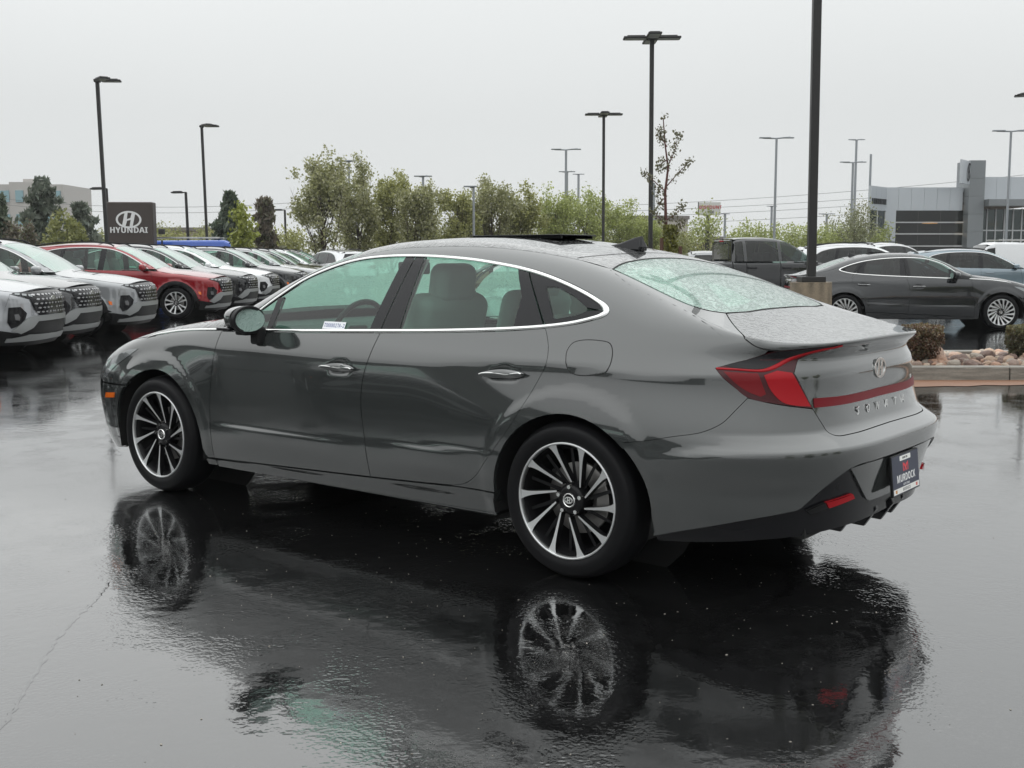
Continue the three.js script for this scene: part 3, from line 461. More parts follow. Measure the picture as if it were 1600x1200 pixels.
    part('light_edge', once('sdtc' + s, () => ribbon(B, 'side', curve([[-2.034, 0.908], [-2.101, 0.906], [-2.19, 0.903], [-2.235, 0.916], [-2.297, 0.944], [-2.387, 0.970], [-2.515, 0.989]], 6), (t) => lerp(0.008, 0.016, sst(0.2, 0.5, t)) * (1 - 0.6 * sst(0.85, 1, t)), { off: 0.001, height: 0.004, sides: [s] })), M.redBright, o);
  });
  part('light_bar', once('sdbar', () => panel(B, 'side', acrossU(outline(curve([[UC, 0.789], [-2.595, 0.787], [-2.382, 0.792]], 8), curve([[-2.383, 0.756], [-2.593, 0.753], [UC, 0.755]], 8)), UC), { off: 0.003, flange: 0.003, step: 0.03 })), M.redBar, root);
  // ---- lower rear
  part('lower_valance', once('sdlv', () => panel(B, 'side', acrossU(outline([[UC, 0.285], [-2.5, 0.27], [-2.2, 0.245], [-1.82, 0.20]], O.bumpBot.slice(0, 3), curve(O.bumpBot.slice(2), 3)), UC), { off: -0.02, flange: 0.05, step: S })), M.black, root);
  part('plate_surround', once('sdtrap', () => panel(B, 'side', acrossU([[UC, 0.360], [-2.673, 0.360], [-2.645, 0.372], [-2.505, 0.519], [-2.60, 0.526], [UC, 0.526]], UC), { off: -0.010, flange: 0.012, step: 0.03 })), pt, root);
  sides('reflector', 'rf', pan('', () => [[-2.415, 0.392], [-2.431, 0.368], [-2.56, 0.389], [-2.545, 0.409]], { off: -0.006, flange: 0.012, step: 0.03 }), M.redBright);
  sides('reflector_tip', 'rt', pan('', () => [[-2.34, 0.368], [-2.411, 0.392], [-2.427, 0.368], [-2.36, 0.350]], { off: -0.008, flange: 0.01, step: 0.03 }), M.trim);
  for (let i = 0; i < 7; i++) part('diffuser_fin', once('sdfin', () => extrude([[0, 0], [0.05, -0.075], [0.16, -0.07], [0.22, 0.02], [0.02, 0.05]], 0.02, 0.004)), M.black, root).position.set(-2.45 + 0.012 * (i - 3) ** 2, 0.31, (i - 3) * 0.155 - 0.01);
  const plate = group('licence_plate', root); plate.position.set(-2.492, 0.443, 0); plate.rotation.set(0, -Math.PI / 2, 0);
  const tilt = group('plate_frame', plate); tilt.rotation.x = -0.1;
  part('frame', once('sdpf', () => box(0.316, 0.168, 0.012, 0, 0, 0, 0.004)), M.trim, tilt);
  part('sheet', once('sdps', () => new THREE.PlaneGeometry(0.306, 0.158).translate(0, 0, 0.0066)), P.plate, tilt);
  // ---- glass and its trim
  const pane = (name, key, pts, m) => { for (const s of both) part(name, once('sd' + key + s, () => panel(B, 'side', pts(), { off: -0.002, step: 0.05, sides: [s] })), s > 0 ? P.farGlass ?? m : m, root); };
  pane('front_window', 'wf', () => outline([[0.476, 0.958]], curve([[0.483, 1.125], [0.359, 1.206], [0.213, 1.268], [0.057, 1.310], [-0.11, 1.330], [-0.257, 1.337]], 4), [[-0.217, 0.982]]), P.sideGlass);
  pane('front_quarter_window', 'wq', () => [[0.60, 0.956], [0.516, 0.958], [0.525, 1.122], [0.63, 1.045]], P.sideGlass);
  pane('rear_window', 'wr', () => outline([[-0.407, 0.989]], curve([[-0.38, 1.334], [-0.614, 1.325], [-0.793, 1.306], [-0.965, 1.283]], 4), [[-1.051, 1.16], [-1.064, 1.018]]), P.sideGlass);
  pane('rear_quarter_window', 'wc', () => curve([[-1.155, 1.203], [-1.215, 1.201], [-1.311, 1.168], [-1.397, 1.122], [-1.403, 1.107], [-1.37, 1.092], [-1.275, 1.074], [-1.249, 1.076], [-1.155, 1.203]], 3).slice(0, -1), P.sideGlass);
  const blk = (key, pts) => sides('window_trim', key, pan('', () => pts(), { off: 0.0, step: 0.05, flange: 0.012 }), M.black);
  blk('t1', () => [[0.518, 0.956], [0.474, 0.957], [0.481, 1.126], [0.525, 1.118]]);
  blk('t2', () => [[-0.215, 0.982], [-0.285, 0.983], [-0.319, 1.338], [-0.256, 1.337]]);
  blk('t3', () => [[-0.292, 0.983], [-0.409, 0.987], [-0.382, 1.336], [-0.326, 1.338]]);
  blk('t4', () => [[-1.062, 1.016], [-1.222, 1.030], [-1.022, 1.277], [-0.963, 1.285], [-1.049, 1.16]]);
  blk('t5', () => [[-1.232, 1.033], [-1.253, 1.073], [-1.157, 1.205], [-1.03, 1.275]]);
  blk('t6', () => outline([[-1.03, 1.275], [-1.155, 1.203], [-1.215, 1.203], [-1.311, 1.170], [-1.399, 1.122], [-1.48, 1.112]], curve([[-1.48, 1.112], [-1.44, 1.15], [-1.332, 1.195], [-1.175, 1.241], [-1.03, 1.275]], 3)));
  blk('t7', () => outline([[-1.232, 1.033], [-1.253, 1.073], [-1.275, 1.072], [-1.37, 1.090], [-1.405, 1.107], [-1.48, 1.112]], curve([[-1.48, 1.10], [-1.44, 1.075], [-1.357, 1.053], [-1.232, 1.033]], 3)));
  blk('t8', () => [[0.602, 0.95], [0.865, 0.945], [0.862, 0.99], [0.70, 1.022], [0.635, 1.05]]);
  sides('chrome_surround', 'ch', (s) => ribbon(B, 'side', curve(O.chrome, 5), (t) => lerp(0.013, 0.017, sst(0, 0.3, t)) + 0.011 * Math.exp(-(((t - 0.58) / 0.05) ** 2)), { off: 0.002, height: 0.005, sides: [s] }), M.chrome);
  sides('hood_strip', 'hs', (s) => ribbon(B, 'side', curve([[0.84, 0.948], [1.127, 0.935], [1.299, 0.921], [1.423, 0.905], [1.512, 0.892], [1.60, 0.868]], 5), (t) => 0.014 * (1 - 0.85 * sst(0.7, 1, t)), { off: 0.002, height: 0.004, sides: [s] }), M.chrome);
  part('windscreen', once('sdws', () => panel(B, 'top', outline([[0.93, 0], [0.925, 0.5], [0.90, 0.725]], curve(O.kTop.slice(0, 5).map(([x, z]) => [x, z - 0.004]), 4), curve([[0.1, 0.606], [0.045, 0.4], [0.02, 0], [0.045, -0.4], [0.1, -0.606]], 4), curve(rev(O.kTop.slice(0, 5)).map(([x, z]) => [x, -z + 0.004]), 4), [[0.90, -0.725], [0.925, -0.5]]), { step: 0.06, off: -0.002 })), M.wetPane, root);
  const back = [[-1.345, 0], [-1.348, 0.2], [-1.362, 0.40], [-1.393, 0.529]];
  part('rear_windscreen', once('sdrw', () => panel(B, 'top', mirrorZ(outline(curve(back, 4), curve(O.kGlass.map(([x, z]) => [x, z - 0.008]), 4), [[-1.925, 0.34], [-1.93, 0]])), { step: 0.05, off: -0.001 })), M.wetGlass, root);
  part('glass_seal', once('sdgs', () => { const h = outline(curve(back.map(([x, z]) => [x + 0.005, z]), 4), curve(O.kGlass.map(([x, z]) => [x, z - 0.004]), 4), [[-1.932, 0.34], [-1.937, 0]]); return ribbon(B, 'top', mirrorZ(h), 0.006, { off: 0.0006, closed: true }); }), M.seal, root);
  // ---- fuel flap on the driver's side only
  const ff = curve([[-1.383, 0.9], [-1.372, 0.943], [-1.385, 0.974], [-1.424, 0.989], [-1.524, 0.991], [-1.571, 0.982], [-1.593, 0.953], [-1.598, 0.901], [-1.583, 0.871], [-1.539, 0.858], [-1.445, 0.852], [-1.406, 0.865], [-1.383, 0.9]], 4).slice(0, -1);
  part('fuel_flap', once('sdff', () => panel(B, 'side', ff, { off: 0.0010, gap: 0.0016, step: 0.03, sides: [-1] })), pt, root);
  part('flap_gap', once('sdfg', () => ribbon(B, 'side', ff, 0.0044, { off: 0.0008, closed: true, sides: [-1] })), M.seal, root);
  // ---- mirrors
  for (const s of both) {
    const m = group('side_mirror', root); m.position.set(0.53, 1.015, s * 0.985); m.scale.z = s;
    part('mirror_cap', once('sdmc', () => { const g = new THREE.SphereGeometry(1, 28, 18), a = g.attributes.position, v = new THREE.Vector3(); for (let i = 0; i < a.count; i++) { v.fromBufferAttribute(a, i); const q = (c) => Math.sign(c) * Math.pow(Math.abs(c), 0.72); let x = q(v.x), y = q(v.y), z = q(v.z); const ta = 1 - 0.25 * Math.max(0, z); a.setXYZ(i, x < 0 ? x * 0.003 : x * 0.115 * (1 - 0.35 * z * z), y * 0.07 * ta + 0.006 * z, z * 0.098); } g.computeVertexNormals(); return g; }), pt, m);
    part('mirror_rim', once('sdmr', () => { const e = new THREE.Shape(); e.absellipse(0, 0, 0.097, 0.069, 0, Math.PI * 2); const h = new THREE.Path(); h.absellipse(0.002, 0.001, 0.087, 0.059, 0, Math.PI * 2); e.holes.push(h); return extrude(e, 0.022, 0.003).rotateY(-Math.PI / 2).translate(-0.012, 0, 0); }), M.trim, m);
    part('mirror_glass', once('sdmg', () => { const e = new THREE.Shape(); e.absellipse(0.002, 0.001, 0.089, 0.061, 0, Math.PI * 2); return extrude(e, 0.004).rotateY(-Math.PI / 2 + 0.22).rotateZ(-0.22).translate(-0.030, 0, 0); }), P.mirror, m);
    part('mirror_arm', once('sdma', () => join([box(0.07, 0.09, 0.06, 0.01, -0.085, -0.09, 0.015), box(0.09, 0.03, 0.13, 0.03, -0.065, -0.055, 0.012)])), M.trim, m);
    part('mirror_belt', once('sdmb', () => box(0.105, 0.014, 0.20, 0.055, -0.045, 0.0, 0.006)), M.black, m);
  }
  // ---- roof things
  part('antenna_fin', once('sdaf', () => { const g = extrude([[0.11, 0], [0.03, 0.018], [-0.03, 0.048], [-0.052, 0.054], [-0.062, 0.004], [-0.06, -0.01], [0.1, -0.01]], 0.022, 0.008); g.translate(0, 0, -0.011); const a = g.attributes.position; for (let i = 0; i < a.count; i++) a.setZ(i, a.getZ(i) * lerp(1.9, 0.4, clamp(a.getY(i) / 0.055))); g.computeVertexNormals(); return g.scale(1.25, 0.85, 1).translate(-1.13, 1.375, 0); }), M.black, root);
  part('sunroof_lid', once('sdsr', () => join([box(0.58, 0.006, 0.30, -0.57, 1.4375, -0.03, 0.0025), box(0.56, 0.016, 0.008, -0.57, 1.429, -0.16), box(0.56, 0.016, 0.008, -0.57, 1.429, 0.10)])), M.black, root);
  part('roof_joint', once('sdrj', () => ribbon(B, 'top', curve([[-1.20, -0.53], [-1.235, -0.3], [-1.245, 0], [-1.235, 0.3], [-1.20, 0.53]], 6), 0.006, { off: 0.0015 })), M.seal, root);
  // ---- inside and underneath
  part('inner_shell', once('sdin', () => { const a = (c, e0, e1) => arc(c, 0.42, e0, e1, 14); return mergeGeometries([
    panel(B, 'side', outline([[-1.86, 0.3], [UC + 0.001, 0.32], [UC + 0.001, 0.93], [-1.5, 0.97], [0.85, 0.925], [1.5, 0.85], [2.2, 0.65], [2.86, 0.55], [2.86, 0.25], [1.86, 0.25]], a(1.42, -0.1, 3.24), [[0.98, 0.24], [-0.98, 0.24]], a(-1.42, -0.1, 3.24)), { off: -0.022, step: 0.09, sides: both }),
    panel(B, 'top', mirrorZ(outline([[0.95, 0], [0.9, 0.8], [1.5, 0.80], [1.9, 0.72], [2.1, 0.5], [2.2, 0]])), { off: -0.022, step: 0.12 }),
    panel(B, 'top', mirrorZ(outline([[-1.95, 0], [-1.93, 0.45], [-2.1, 0.68], [-2.25, 0.6], [-2.33, 0.3], [-2.34, 0]])), { off: -0.022, step: 0.1 })]); }), M.under, root);
  part('floor_pan', once('sdfp', () => join([box(1.95, 0.06, 1.66, 0, 0.22, 0), box(0.5, 0.1, 1.0, 1.42, 0.26, 0), box(0.7, 0.1, 1.0, -1.42, 0.26, 0), box(0.5, 0.08, 1.0, 1.95, 0.23, 0), box(0.45, 0.1, 1.2, -2.1, 0.3, 0)])), M.under, root);
  for (const x of [1.42, -1.42]) for (const s of both) part('wheel_well', once('sdww', () => { const g = new THREE.CylinderGeometry(0.40, 0.40, 0.42, 32, 1, true, Math.PI * 0.42, Math.PI * 1.16).rotateX(Math.PI / 2); return join([g, new THREE.CircleGeometry(0.40, 28).translate(0, 0, -0.2), new THREE.CircleGeometry(0.40, 28).rotateY(Math.PI).translate(0, 0, -0.201)]); }), M.under, root).applyMatrix4(new THREE.Matrix4().makeTranslation(x, 0.325, s * 0.69).multiply(new THREE.Matrix4().makeRotationY(s > 0 ? 0 : Math.PI)));
  part('headliner', once('sdhd', () => panel(B, 'top', outline(O.kTop.slice(4).map(([x, z]) => [x, z - 0.01]), [[-1.37, 0]], rev(O.kTop.slice(4)).map(([x, z]) => [x, -z + 0.01]), [[0.03, 0]]), { off: -0.03, step: 0.12 })), M.liner, root);
  part('cabin_floor', once('sdcf', () => join([box(2.9, 0.04, 1.5, -0.35, 0.40, 0), box(0.04, 0.62, 1.4, 0.95, 0.66, 0)])), M.cabin, root);
  part('dashboard', once('sddb', () => { const g = extrude([[0.93, 0.95], [0.60, 0.945], [0.42, 0.90], [0.40, 0.82], [0.5, 0.6], [0.93, 0.6]], 1.42, 0.02); return g.translate(0, 0, -0.71); }), M.cabin, root);
  for (const s of both) part('door_card', once('sddc' + s, () => panel(B, 'side', [[0.83, 0.42], [0.83, 0.93], [-1.2, 1.0], [-1.15, 0.7], [-0.98, 0.42]], { off: -0.06, step: 0.12, sides: [s] })), M.cabin, root);
  part('parcel_shelf', once('sdpsf', () => box(0.62, 0.03, 1.16, -1.63, 1.0, 0, 0.01)), M.cabin, root);
  const seat = (x, z, w, hy, n) => { const g = group('seat', root); g.position.set(x, 0, z);
    part('backrest', once('sdsb' + n, () => { const q = new RoundedBoxGeometry(0.16, hy, w, 4, 0.07); return q.rotateZ(0.26).translate(-0.06, 0.56 + hy / 2, 0); }), M.seat, g);
    part('cushion', once('sdsc' + n, () => new RoundedBoxGeometry(0.52, 0.16, w, 4, 0.06).translate(0.22, 0.56, 0)), M.seat, g);
    if (w < 0.8) part('headrest', once('sdsh', () => new RoundedBoxGeometry(0.12, 0.20, 0.28, 4, 0.055).rotateZ(0.15).translate(-0.15, 1.20, 0)), M.seat, g); return g; };
  seat(-0.18, 0.37, 0.52, 0.60, 'a'); seat(-0.18, -0.37, 0.52, 0.60, 'a'); seat(-1.02, 0, 1.26, 0.52, 'b');
  const sw = group('steering_wheel', root); sw.position.set(0.36, 0.93, -0.37); sw.rotation.set(0, Math.PI / 2, 0); const tl = group('tilt', sw); tl.rotation.x = -0.4; tl.name = 'wheel_assembly';
  part('ring', once('sdst', () => new THREE.TorusGeometry(0.178, 0.015, 10, 40)), M.trim, tl); part('boss', once('sdbo', () => join([box(0.3, 0.05, 0.03, 0, -0.01, 0, 0.01), box(0.13, 0.12, 0.04, 0, -0.02, 0, 0.02)])), M.trim, tl);
  for (const s of both) part('pillar_trim', once('sdpl' + s, () => panel(B, 'side', [[-0.215, 0.95], [-0.405, 0.96], [-0.385, 1.34], [-0.255, 1.34]], { off: -0.03, step: 0.06, sides: [s] })), M.liner, root);
  for (const s of both) part('roof_pillar_trim', once('sdpr' + s, () => panel(B, 'side', outline(curve(O.kTop.slice(1, 5).map(([x, z]) => t2s(x, z)).map(([a, b]) => [a, b - 0.01]), 3), O.outTop.slice(0, 5).map(([a, b]) => [a, b]).reverse()), { off: -0.025, step: 0.06, sides: [s] })), M.liner, root);
  part('mirror_inside', once('sdrm', () => box(0.03, 0.07, 0.24, 0.28, 1.27, 0, 0.012)), M.trim, root);
  // ---- wheels
  for (const x of [1.42, -1.42]) for (const s of both) makeWheel(P.wheel, 0.332, P.rim, root, [x, 0.331, s * 0.808], s > 0 ? 0 : Math.PI).rotation.z = (x > 0 ? 0.26 : 0.0) * 1;
  return root;
}
// ---------------------------------------------------------------- other vehicles
M.skid = std({ color: rgb(0.34, 0.35, 0.35), roughness: 0.38, metalness: 0.6 });
M.chip = std({ color: rgb(0.5, 0.5, 0.51), roughness: 0.35, metalness: 0.9 });
M.backGlass = phy({ color: rgb(0.06, 0.065, 0.065), roughness: 0.05, ior: 2.0, clearcoat: 1 });
M.lampCore = phy({ color: rgb(0.10, 0.10, 0.105), roughness: 0.15, clearcoat: 1 });
const SU = (() => {   // compact crossover
  const low = spl([[0.1, 0.78], [0.22, 0.86], [0.35, 0.905], [0.5, 0.92], [0.65, 0.912], [0.8, 0.918], [0.95, 0.922], [1.1, 0.91], [1.3, 0.88]]);
  const rear = spl([[0.1, -2.14], [0.25, -2.24], [0.5, -2.31], [0.75, -2.30], [0.95, -2.27], [1.1, -2.22], [1.3, -2.10], [1.5, -1.98], [1.62, -1.95], [1.8, -1.9]]);
  const front = spl([[0.1, 2.10], [0.25, 2.25], [0.45, 2.31], [0.7, 2.32], [0.85, 2.29], [0.95, 2.20], [1.1, 2.0]]);
  const Tc = spl([[2.4, 0.80], [2.28, 0.885], [2.12, 0.945], [1.8, 1.005], [1.4, 1.05], [1.1, 1.08], [0.97, 1.115], [0.6, 1.33], [0.3, 1.49], [0.05, 1.585], [-0.25, 1.635], [-0.7, 1.655], [-1.2, 1.635], [-1.7, 1.585], [-2.0, 1.55], [-2.3, 1.52]]);
  const cr = lin([[-2.4, 0.12], [0, 0.10], [0.8, 0.08], [1.6, 0.10], [2.4, 0.16]]);
  const flare = (x, y) => { let s = 0; for (const c of [-1.3775, 1.3775]) { const r = Math.hypot(x - c, y - 0.36); s += 0.018 * (1 - sst(0.43, 0.50, r)); } return s * sst(0.1, 0.35, y); };
  const W = (x, y) => { const d = y - 1.06, taper = 0.05 * sst(0.9, 1.9, x) * sst(0.8, 1.1, y) + 0.05 * sst(-1.2, -2.1, x) * sst(1.0, 1.4, y); const a = low(y) + flare(x, y) - 0.02 * (1 - sst(0.30, 0.36, y)) * (Math.abs(x) < 0.95 ? 1 : 0), b = 0.893 - 0.40 * d - 0.12 * d * Math.abs(d) - taper; return smin(a, b, 0.03); };
  return new Body({ W, T: (x, z) => Tc(x) - cr(x) * z * z, k: (x) => lerp(0.09, 0.07, sst(0.8, 1.3, x)), rear, front, xA: -1.5, xB: 1.5, n: () => 4.2, nf: () => 3.0 });
})();
function makeCrossover(root, P) {
  const B = SU, both = [1, -1], S = 0.07, t2s = (x, z) => { const p = B.top(x, z); return [B.uOf(p), p.y]; };
  const UCs = -1.5 - 0.45 * Math.PI, UFs = 1.5 + 0.45 * Math.PI, wx = 1.3775;
  const arc = (c, r, a0, a1, n = 16) => Array.from({ length: n + 1 }, (_, i) => { const a = lerp(a0, a1, i / n); return [c + r * Math.cos(a), 0.355 + r * Math.sin(a)]; });
  const belt = [[0.92, 1.035], [0.3, 1.05], [-0.4, 1.065], [-1.1, 1.085], [-1.6, 1.115], [-1.92, 1.15]];
  const wtop = [[0.80, 1.085], [0.55, 1.25], [0.25, 1.41], [0.0, 1.495], [-0.3, 1.535], [-0.8, 1.54], [-1.3, 1.49], [-1.65, 1.37], [-1.92, 1.15]];
  const kTop = [[0.93, 0.74], [0.6, 0.72], [0.3, 0.68], [0.05, 0.65], [-0.3, 0.625], [-0.8, 0.615], [-1.4, 0.605], [-1.85, 0.60]];
  const beltY = lin(belt), pane = (n, k, poly, off = -0.002, m = P.glass) => { for (const s of both) part(n, once('su' + k + s, () => panel(B, 'side', poly(), { off, step: 0.12, sides: [s] })), m, root); };
  const skin = (n, k, poly, m = P.paint, o = {}) => { for (const s of both) part(n, once('su' + k + s, () => panel(B, 'side', poly(), { gap: 0.003, flange: 0.015, step: S, sides: [s], ...o })), m, root); };
  const d1 = [[0.86, 1.037], [0.90, 0.8], [0.93, 0.5], [0.92, 0.35]], d2 = [[-0.22, 1.061], [-0.2, 0.8], [-0.2, 0.5], [-0.22, 0.35]], d3 = [[-1.16, 1.089], [-1.2, 0.95], [-1.15, 0.82], [-1.0, 0.62], [-0.93, 0.45], [-0.88, 0.36]];
  skin('front_fender', 'ff', () => outline(curve(rev(d1), 4), [[0.92, 1.035]], curve([[1.0, 0.86], [1.4, 0.85], [1.75, 0.835], [2.0, 0.76], [2.12, 0.66]].map(([x, z]) => t2s(x, z)), 4), [[2.25, 0.80], [2.06, 0.86], [2.0, 0.70], [1.95, 0.50]], arc(wx, 0.47, 0.25, 2.85)));
  skin('front_door', 'fd', () => outline(curve(d1, 4), curve(rev(d2), 4), belt.slice(0, 2).concat([[-0.22, 1.061]]).reverse()));
  skin('rear_door', 'rd', () => outline(curve(d2, 4), curve(rev(d3), 4), [[-1.16, 1.089], [-1.1, 1.085], [-0.4, 1.065], [-0.22, 1.061]]));
  skin('rear_quarter', 'rq', () => outline(curve(d3, 4), arc(-wx, 0.47, 0.35, 2.75), [[-1.9, 0.55], [-2.15, 0.60], [-2.2, 0.92], [-2.17, 1.16]], rev(belt.slice(3))));
  for (const s of both) part('door_handle', once('suh' + s, () => mergeGeometries([[0.02, 0.93], [-0.98, 0.955]].map(([x, y]) => ribbon(B, 'side', Array.from({ length: 9 }, (_, i) => [x + (i / 8 - 0.5) * 0.22, y]), 0.035, { off: 0.004, height: 0.03, sides: [s] })))), P.paint, root);
  // cladding
  skin('arch_cladding', 'cf', () => outline(arc(wx, 0.468, 0.2, 2.95), [[0.92, 0.33], [1.0, 0.30]], arc(wx, 0.385, 3.1, 0.1), [[1.9, 0.42]]), M.trim, { off: 0.006, gap: 0 });
  skin('arch_cladding', 'cr', () => outline(arc(-wx, 0.468, 0.2, 2.95), [[-1.86, 0.40], [-1.78, 0.34]], arc(-wx, 0.385, 3.1, 0.0), [[-0.93, 0.33]]), M.trim, { off: 0.006, gap: 0 });
  skin('side_sill', 'sl', () => [[0.98, 0.20], [0.94, 0.345], [-0.92, 0.345], [-0.98, 0.20]], M.trim, { off: 0.002, flange: 0.05 });
  part('front_apron', once('subx', () => panel(B, 'side', acrossU(outline([[UFs, 0.18], [2.4, 0.18], [1.86, 0.2], [1.9, 0.40], [2.1, 0.36], [UFs, 0.36]]), UFs), { off: -0.001, step: S, flange: 0.02 })), M.trim, root);
  part('front_bumper', once('subf', () => panel(B, 'side', acrossU(outline([[UFs, 0.33], [2.4, 0.33], [2.1, 0.34], [1.86, 0.40]], arc(wx, 0.47, 0.1, 0.25, 4), [[2.0, 0.70], [2.06, 0.86], [2.25, 0.80], [2.4, 0.78], [UFs, 0.78]]), UFs), { off: -0.004, step: S, flange: 0.02 })), P.paint, root);
  part('rear_bumper', once('subr', () => panel(B, 'side', acrossU(outline([[UCs, 0.24], [-2.3, 0.24], [-1.82, 0.26], [-1.86, 0.42], [-1.9, 0.55], [-2.15, 0.60], [UCs, 0.60]]), UCs), { step: S, flange: 0.02 })), M.trim, root);
  part('tailgate', once('sutg', () => panel(B, 'side', acrossU(outline([[UCs, 0.61], [-2.15, 0.61], [-2.2, 0.92], [-2.17, 1.16], [-2.3, 1.15], [UCs, 1.13]]), UCs), { gap: 0.002, step: S })), P.paint, root);
  part('tailgate_window', once('sutw', () => panel(B, 'side', acrossU(outline([[UCs, 1.135], [-2.3, 1.155], [-2.13, 1.18], [-2.19, 1.45], [UCs, 1.47]]), UCs), { off: -0.002, step: S })), M.darkGlass, root);
  for (const s of both) part('tail_lamp', once('sutl' + s, () => panel(B, 'side', [[-2.02, 0.98], [-2.2, 0.86], [-2.45, 0.90], [-2.45, 0.98], [-2.2, 1.04], [-2.05, 1.06]], { off: 0.004, flange: 0.006, step: S, sides: [s] })), M.red, root);
  skin('rear_pillar', 'rp', () => outline(curve(wtop.slice(5), 3), [[-2.13, 1.175], [-2.19, 1.45], [-2.2, 1.50]], kTop.slice(5).reverse().map(([x, z]) => t2s(x, z))), P.paint, { gap: 0 });
  skin('roof_rail', 'rr', () => outline(kTop.slice(0, 6).map(([x, z]) => t2s(x, z)), curve(rev(wtop.slice(0, 6)), 3)), P.paint, { gap: 0 });
  part('roof', once('suro', () => panel(B, 'top', outline(kTop.slice(3), rev(kTop.slice(3)).map(([x, z]) => [x, -z])), { step: 0.1 })), P.paint, root);
  part('roof_spoiler', once('susp', () => panel(B, 'side', acrossU(outline([[UCs, 1.465], [-2.19, 1.455], [-2.2, 1.52], [UCs, 1.545]]), UCs), { off: 0.03, step: S, flange: 0.06 })), P.paint, root);
  part('hood', once('suho', () => panel(B, 'top', mirrorZ(outline([[0.98, 0], [0.95, 0.78]], curve([[1.0, 0.85], [1.4, 0.84], [1.75, 0.825], [2.0, 0.75], [2.12, 0.65], [2.17, 0.4], [2.19, 0]], 4))), { step: 0.08, flange: 0.02, bulge: (x, z) => 0.012 * sst(0.62, 0.42, Math.abs(z)) * sst(2.1, 1.7, x) })), P.paint, root);
  // glass
  part('windscreen', once('suws', () => panel(B, 'top', mirrorZ(outline([[0.98, 0], [0.93, 0.735]], [[0.6, 0.715], [0.3, 0.675], [0.05, 0.645]], [[0.02, 0.3], [0.01, 0]])), { off: -0.002, step: 0.1 })), M.mint, root);
  pane('front_window', 'wf', () => outline([[0.86, 1.038]], curve(wtop.slice(0, 4), 3), [[-0.12, 1.515], [-0.16, 1.06]]));
  pane('rear_window', 'wr', () => outline([[-0.28, 1.063], [-0.24, 1.53], [-0.8, 1.54], [-1.0, 1.525], [-1.12, 1.087]]));
  pane('quarter_window', 'wq', () => outline([[-1.2, 1.092]], [[-1.09, 1.515], [-1.3, 1.488], [-1.62, 1.37], [-1.9, 1.152], [-1.6, 1.118]]), -0.002, M.darkGlass);
  pane('window_pillar', 'p1', () => [[-0.158, 1.058], [-0.282, 1.062], [-0.242, 1.532], [-0.118, 1.517]], 0, M.black);
  pane('window_pillar', 'p2', () => [[-1.118, 1.085], [-1.202, 1.09], [-1.088, 1.518], [-0.998, 1.528]], 0, M.black);
  for (const s of both) part('window_trim', once('such' + s, () => ribbon(B, 'side', curve(wtop, 5), 0.022, { off: 0.003, height: 0.006, sides: [s] })), P.strip ?? M.satin, root);
  for (const s of both) part('roof_bar', once('surb' + s, () => { const z = s * 0.60, p = [[0.0, 1.575], [-0.1, 1.625], [-0.7, 1.668], [-1.3, 1.64], [-1.7, 1.575]].map(([x, y]) => new THREE.Vector3(x, y, z)); return new THREE.TubeGeometry(new THREE.CatmullRomCurve3(p), 24, 0.016, 6); }), M.trim, root);
  // the face
  for (const s of both) {
    part('grille_mesh', once('sugr' + s, () => panel(B, 'side', outline([[UFs, 0.575], [2.46, 0.575], [2.36, 0.66], [2.30, 0.79], [2.08, 0.862]], [[2.1, 0.875], [2.32, 0.878], [2.5, 0.888], [UFs, 0.895]]), { off: 0.004, step: S, sides: [s] })), M.black, root);
    part('grille_insert', once('sugi' + s, () => { const list = []; for (let r = 0; r < 5; r++) for (let i = 0; i < 5; i++) { const y = 0.615 + r * 0.056, u = 2.43 + i * 0.112 + (r % 2) * 0.056 - r * 0.014; if (u > UFs - 0.03) continue; list.push(panel(B, 'side', [[u - 0.045, y], [u - 0.012, y + 0.014], [u + 0.042, y + 0.008], [u + 0.016, y - 0.012]], { off: 0.010, step: 0.2, sides: [s] })); } return mergeGeometries(list); }), M.chip, root);
    part('day_light', once('sudl' + s, () => mergeGeometries([0, 1, 2].map((i) => panel(B, 'side', [[2.11 + i * 0.09, 0.850 - i * 0.012], [2.12 + i * 0.09, 0.868 - i * 0.008], [2.185 + i * 0.09, 0.864 - i * 0.010], [2.17 + i * 0.09, 0.842 - i * 0.014]], { off: 0.009, step: 0.2, sides: [s] })))), M.lens, root);
    part('headlamp', once('suhl' + s, () => panel(B, 'side', [[2.03, 0.69], [2.17, 0.695], [2.25, 0.61], [2.20, 0.47], [2.05, 0.42], [2.01, 0.50]], { off: 0.005, step: S, sides: [s] })), M.black, root);
    part('lamp_lens', once('sull' + s, () => panel(B, 'side', [[2.09, 0.60], [2.14, 0.605], [2.16, 0.56], [2.15, 0.52], [2.10, 0.53]], { off: 0.011, flange: 0.005, step: S, sides: [s] })), M.lampCore, root);
    part('side_marker', once('sumk' + s, () => panel(B, 'side', [[1.845, 0.60], [1.90, 0.59], [1.905, 0.53], [1.86, 0.54]], { off: 0.009, step: S, sides: [s] })), M.amber, root);
  }
  const front = (n, k, half, m, off, fl = 0.02) => part(n, once('su' + k, () => panel(B, 'side', acrossU(half, UFs), { off, flange: fl, step: S })), m, root);
  front('skid_plate', 'sk', outline([[UFs, 0.50], [2.42, 0.50], [2.33, 0.42], [2.16, 0.35], [2.06, 0.39], [2.22, 0.53], [2.34, 0.575], [UFs, 0.575]]), M.skid, 0.022);
  front('lower_intake', 'li', outline([[UFs, 0.325], [2.28, 0.335], [2.20, 0.35], [2.34, 0.425], [2.43, 0.497], [UFs, 0.497]]), M.trim, 0.004);
  front('lower_lip', 'lp', outline([[UFs, 0.255], [2.3, 0.25], [1.98, 0.245], [2.0, 0.29], [2.3, 0.335], [UFs, 0.325]]), M.skid, 0.016);
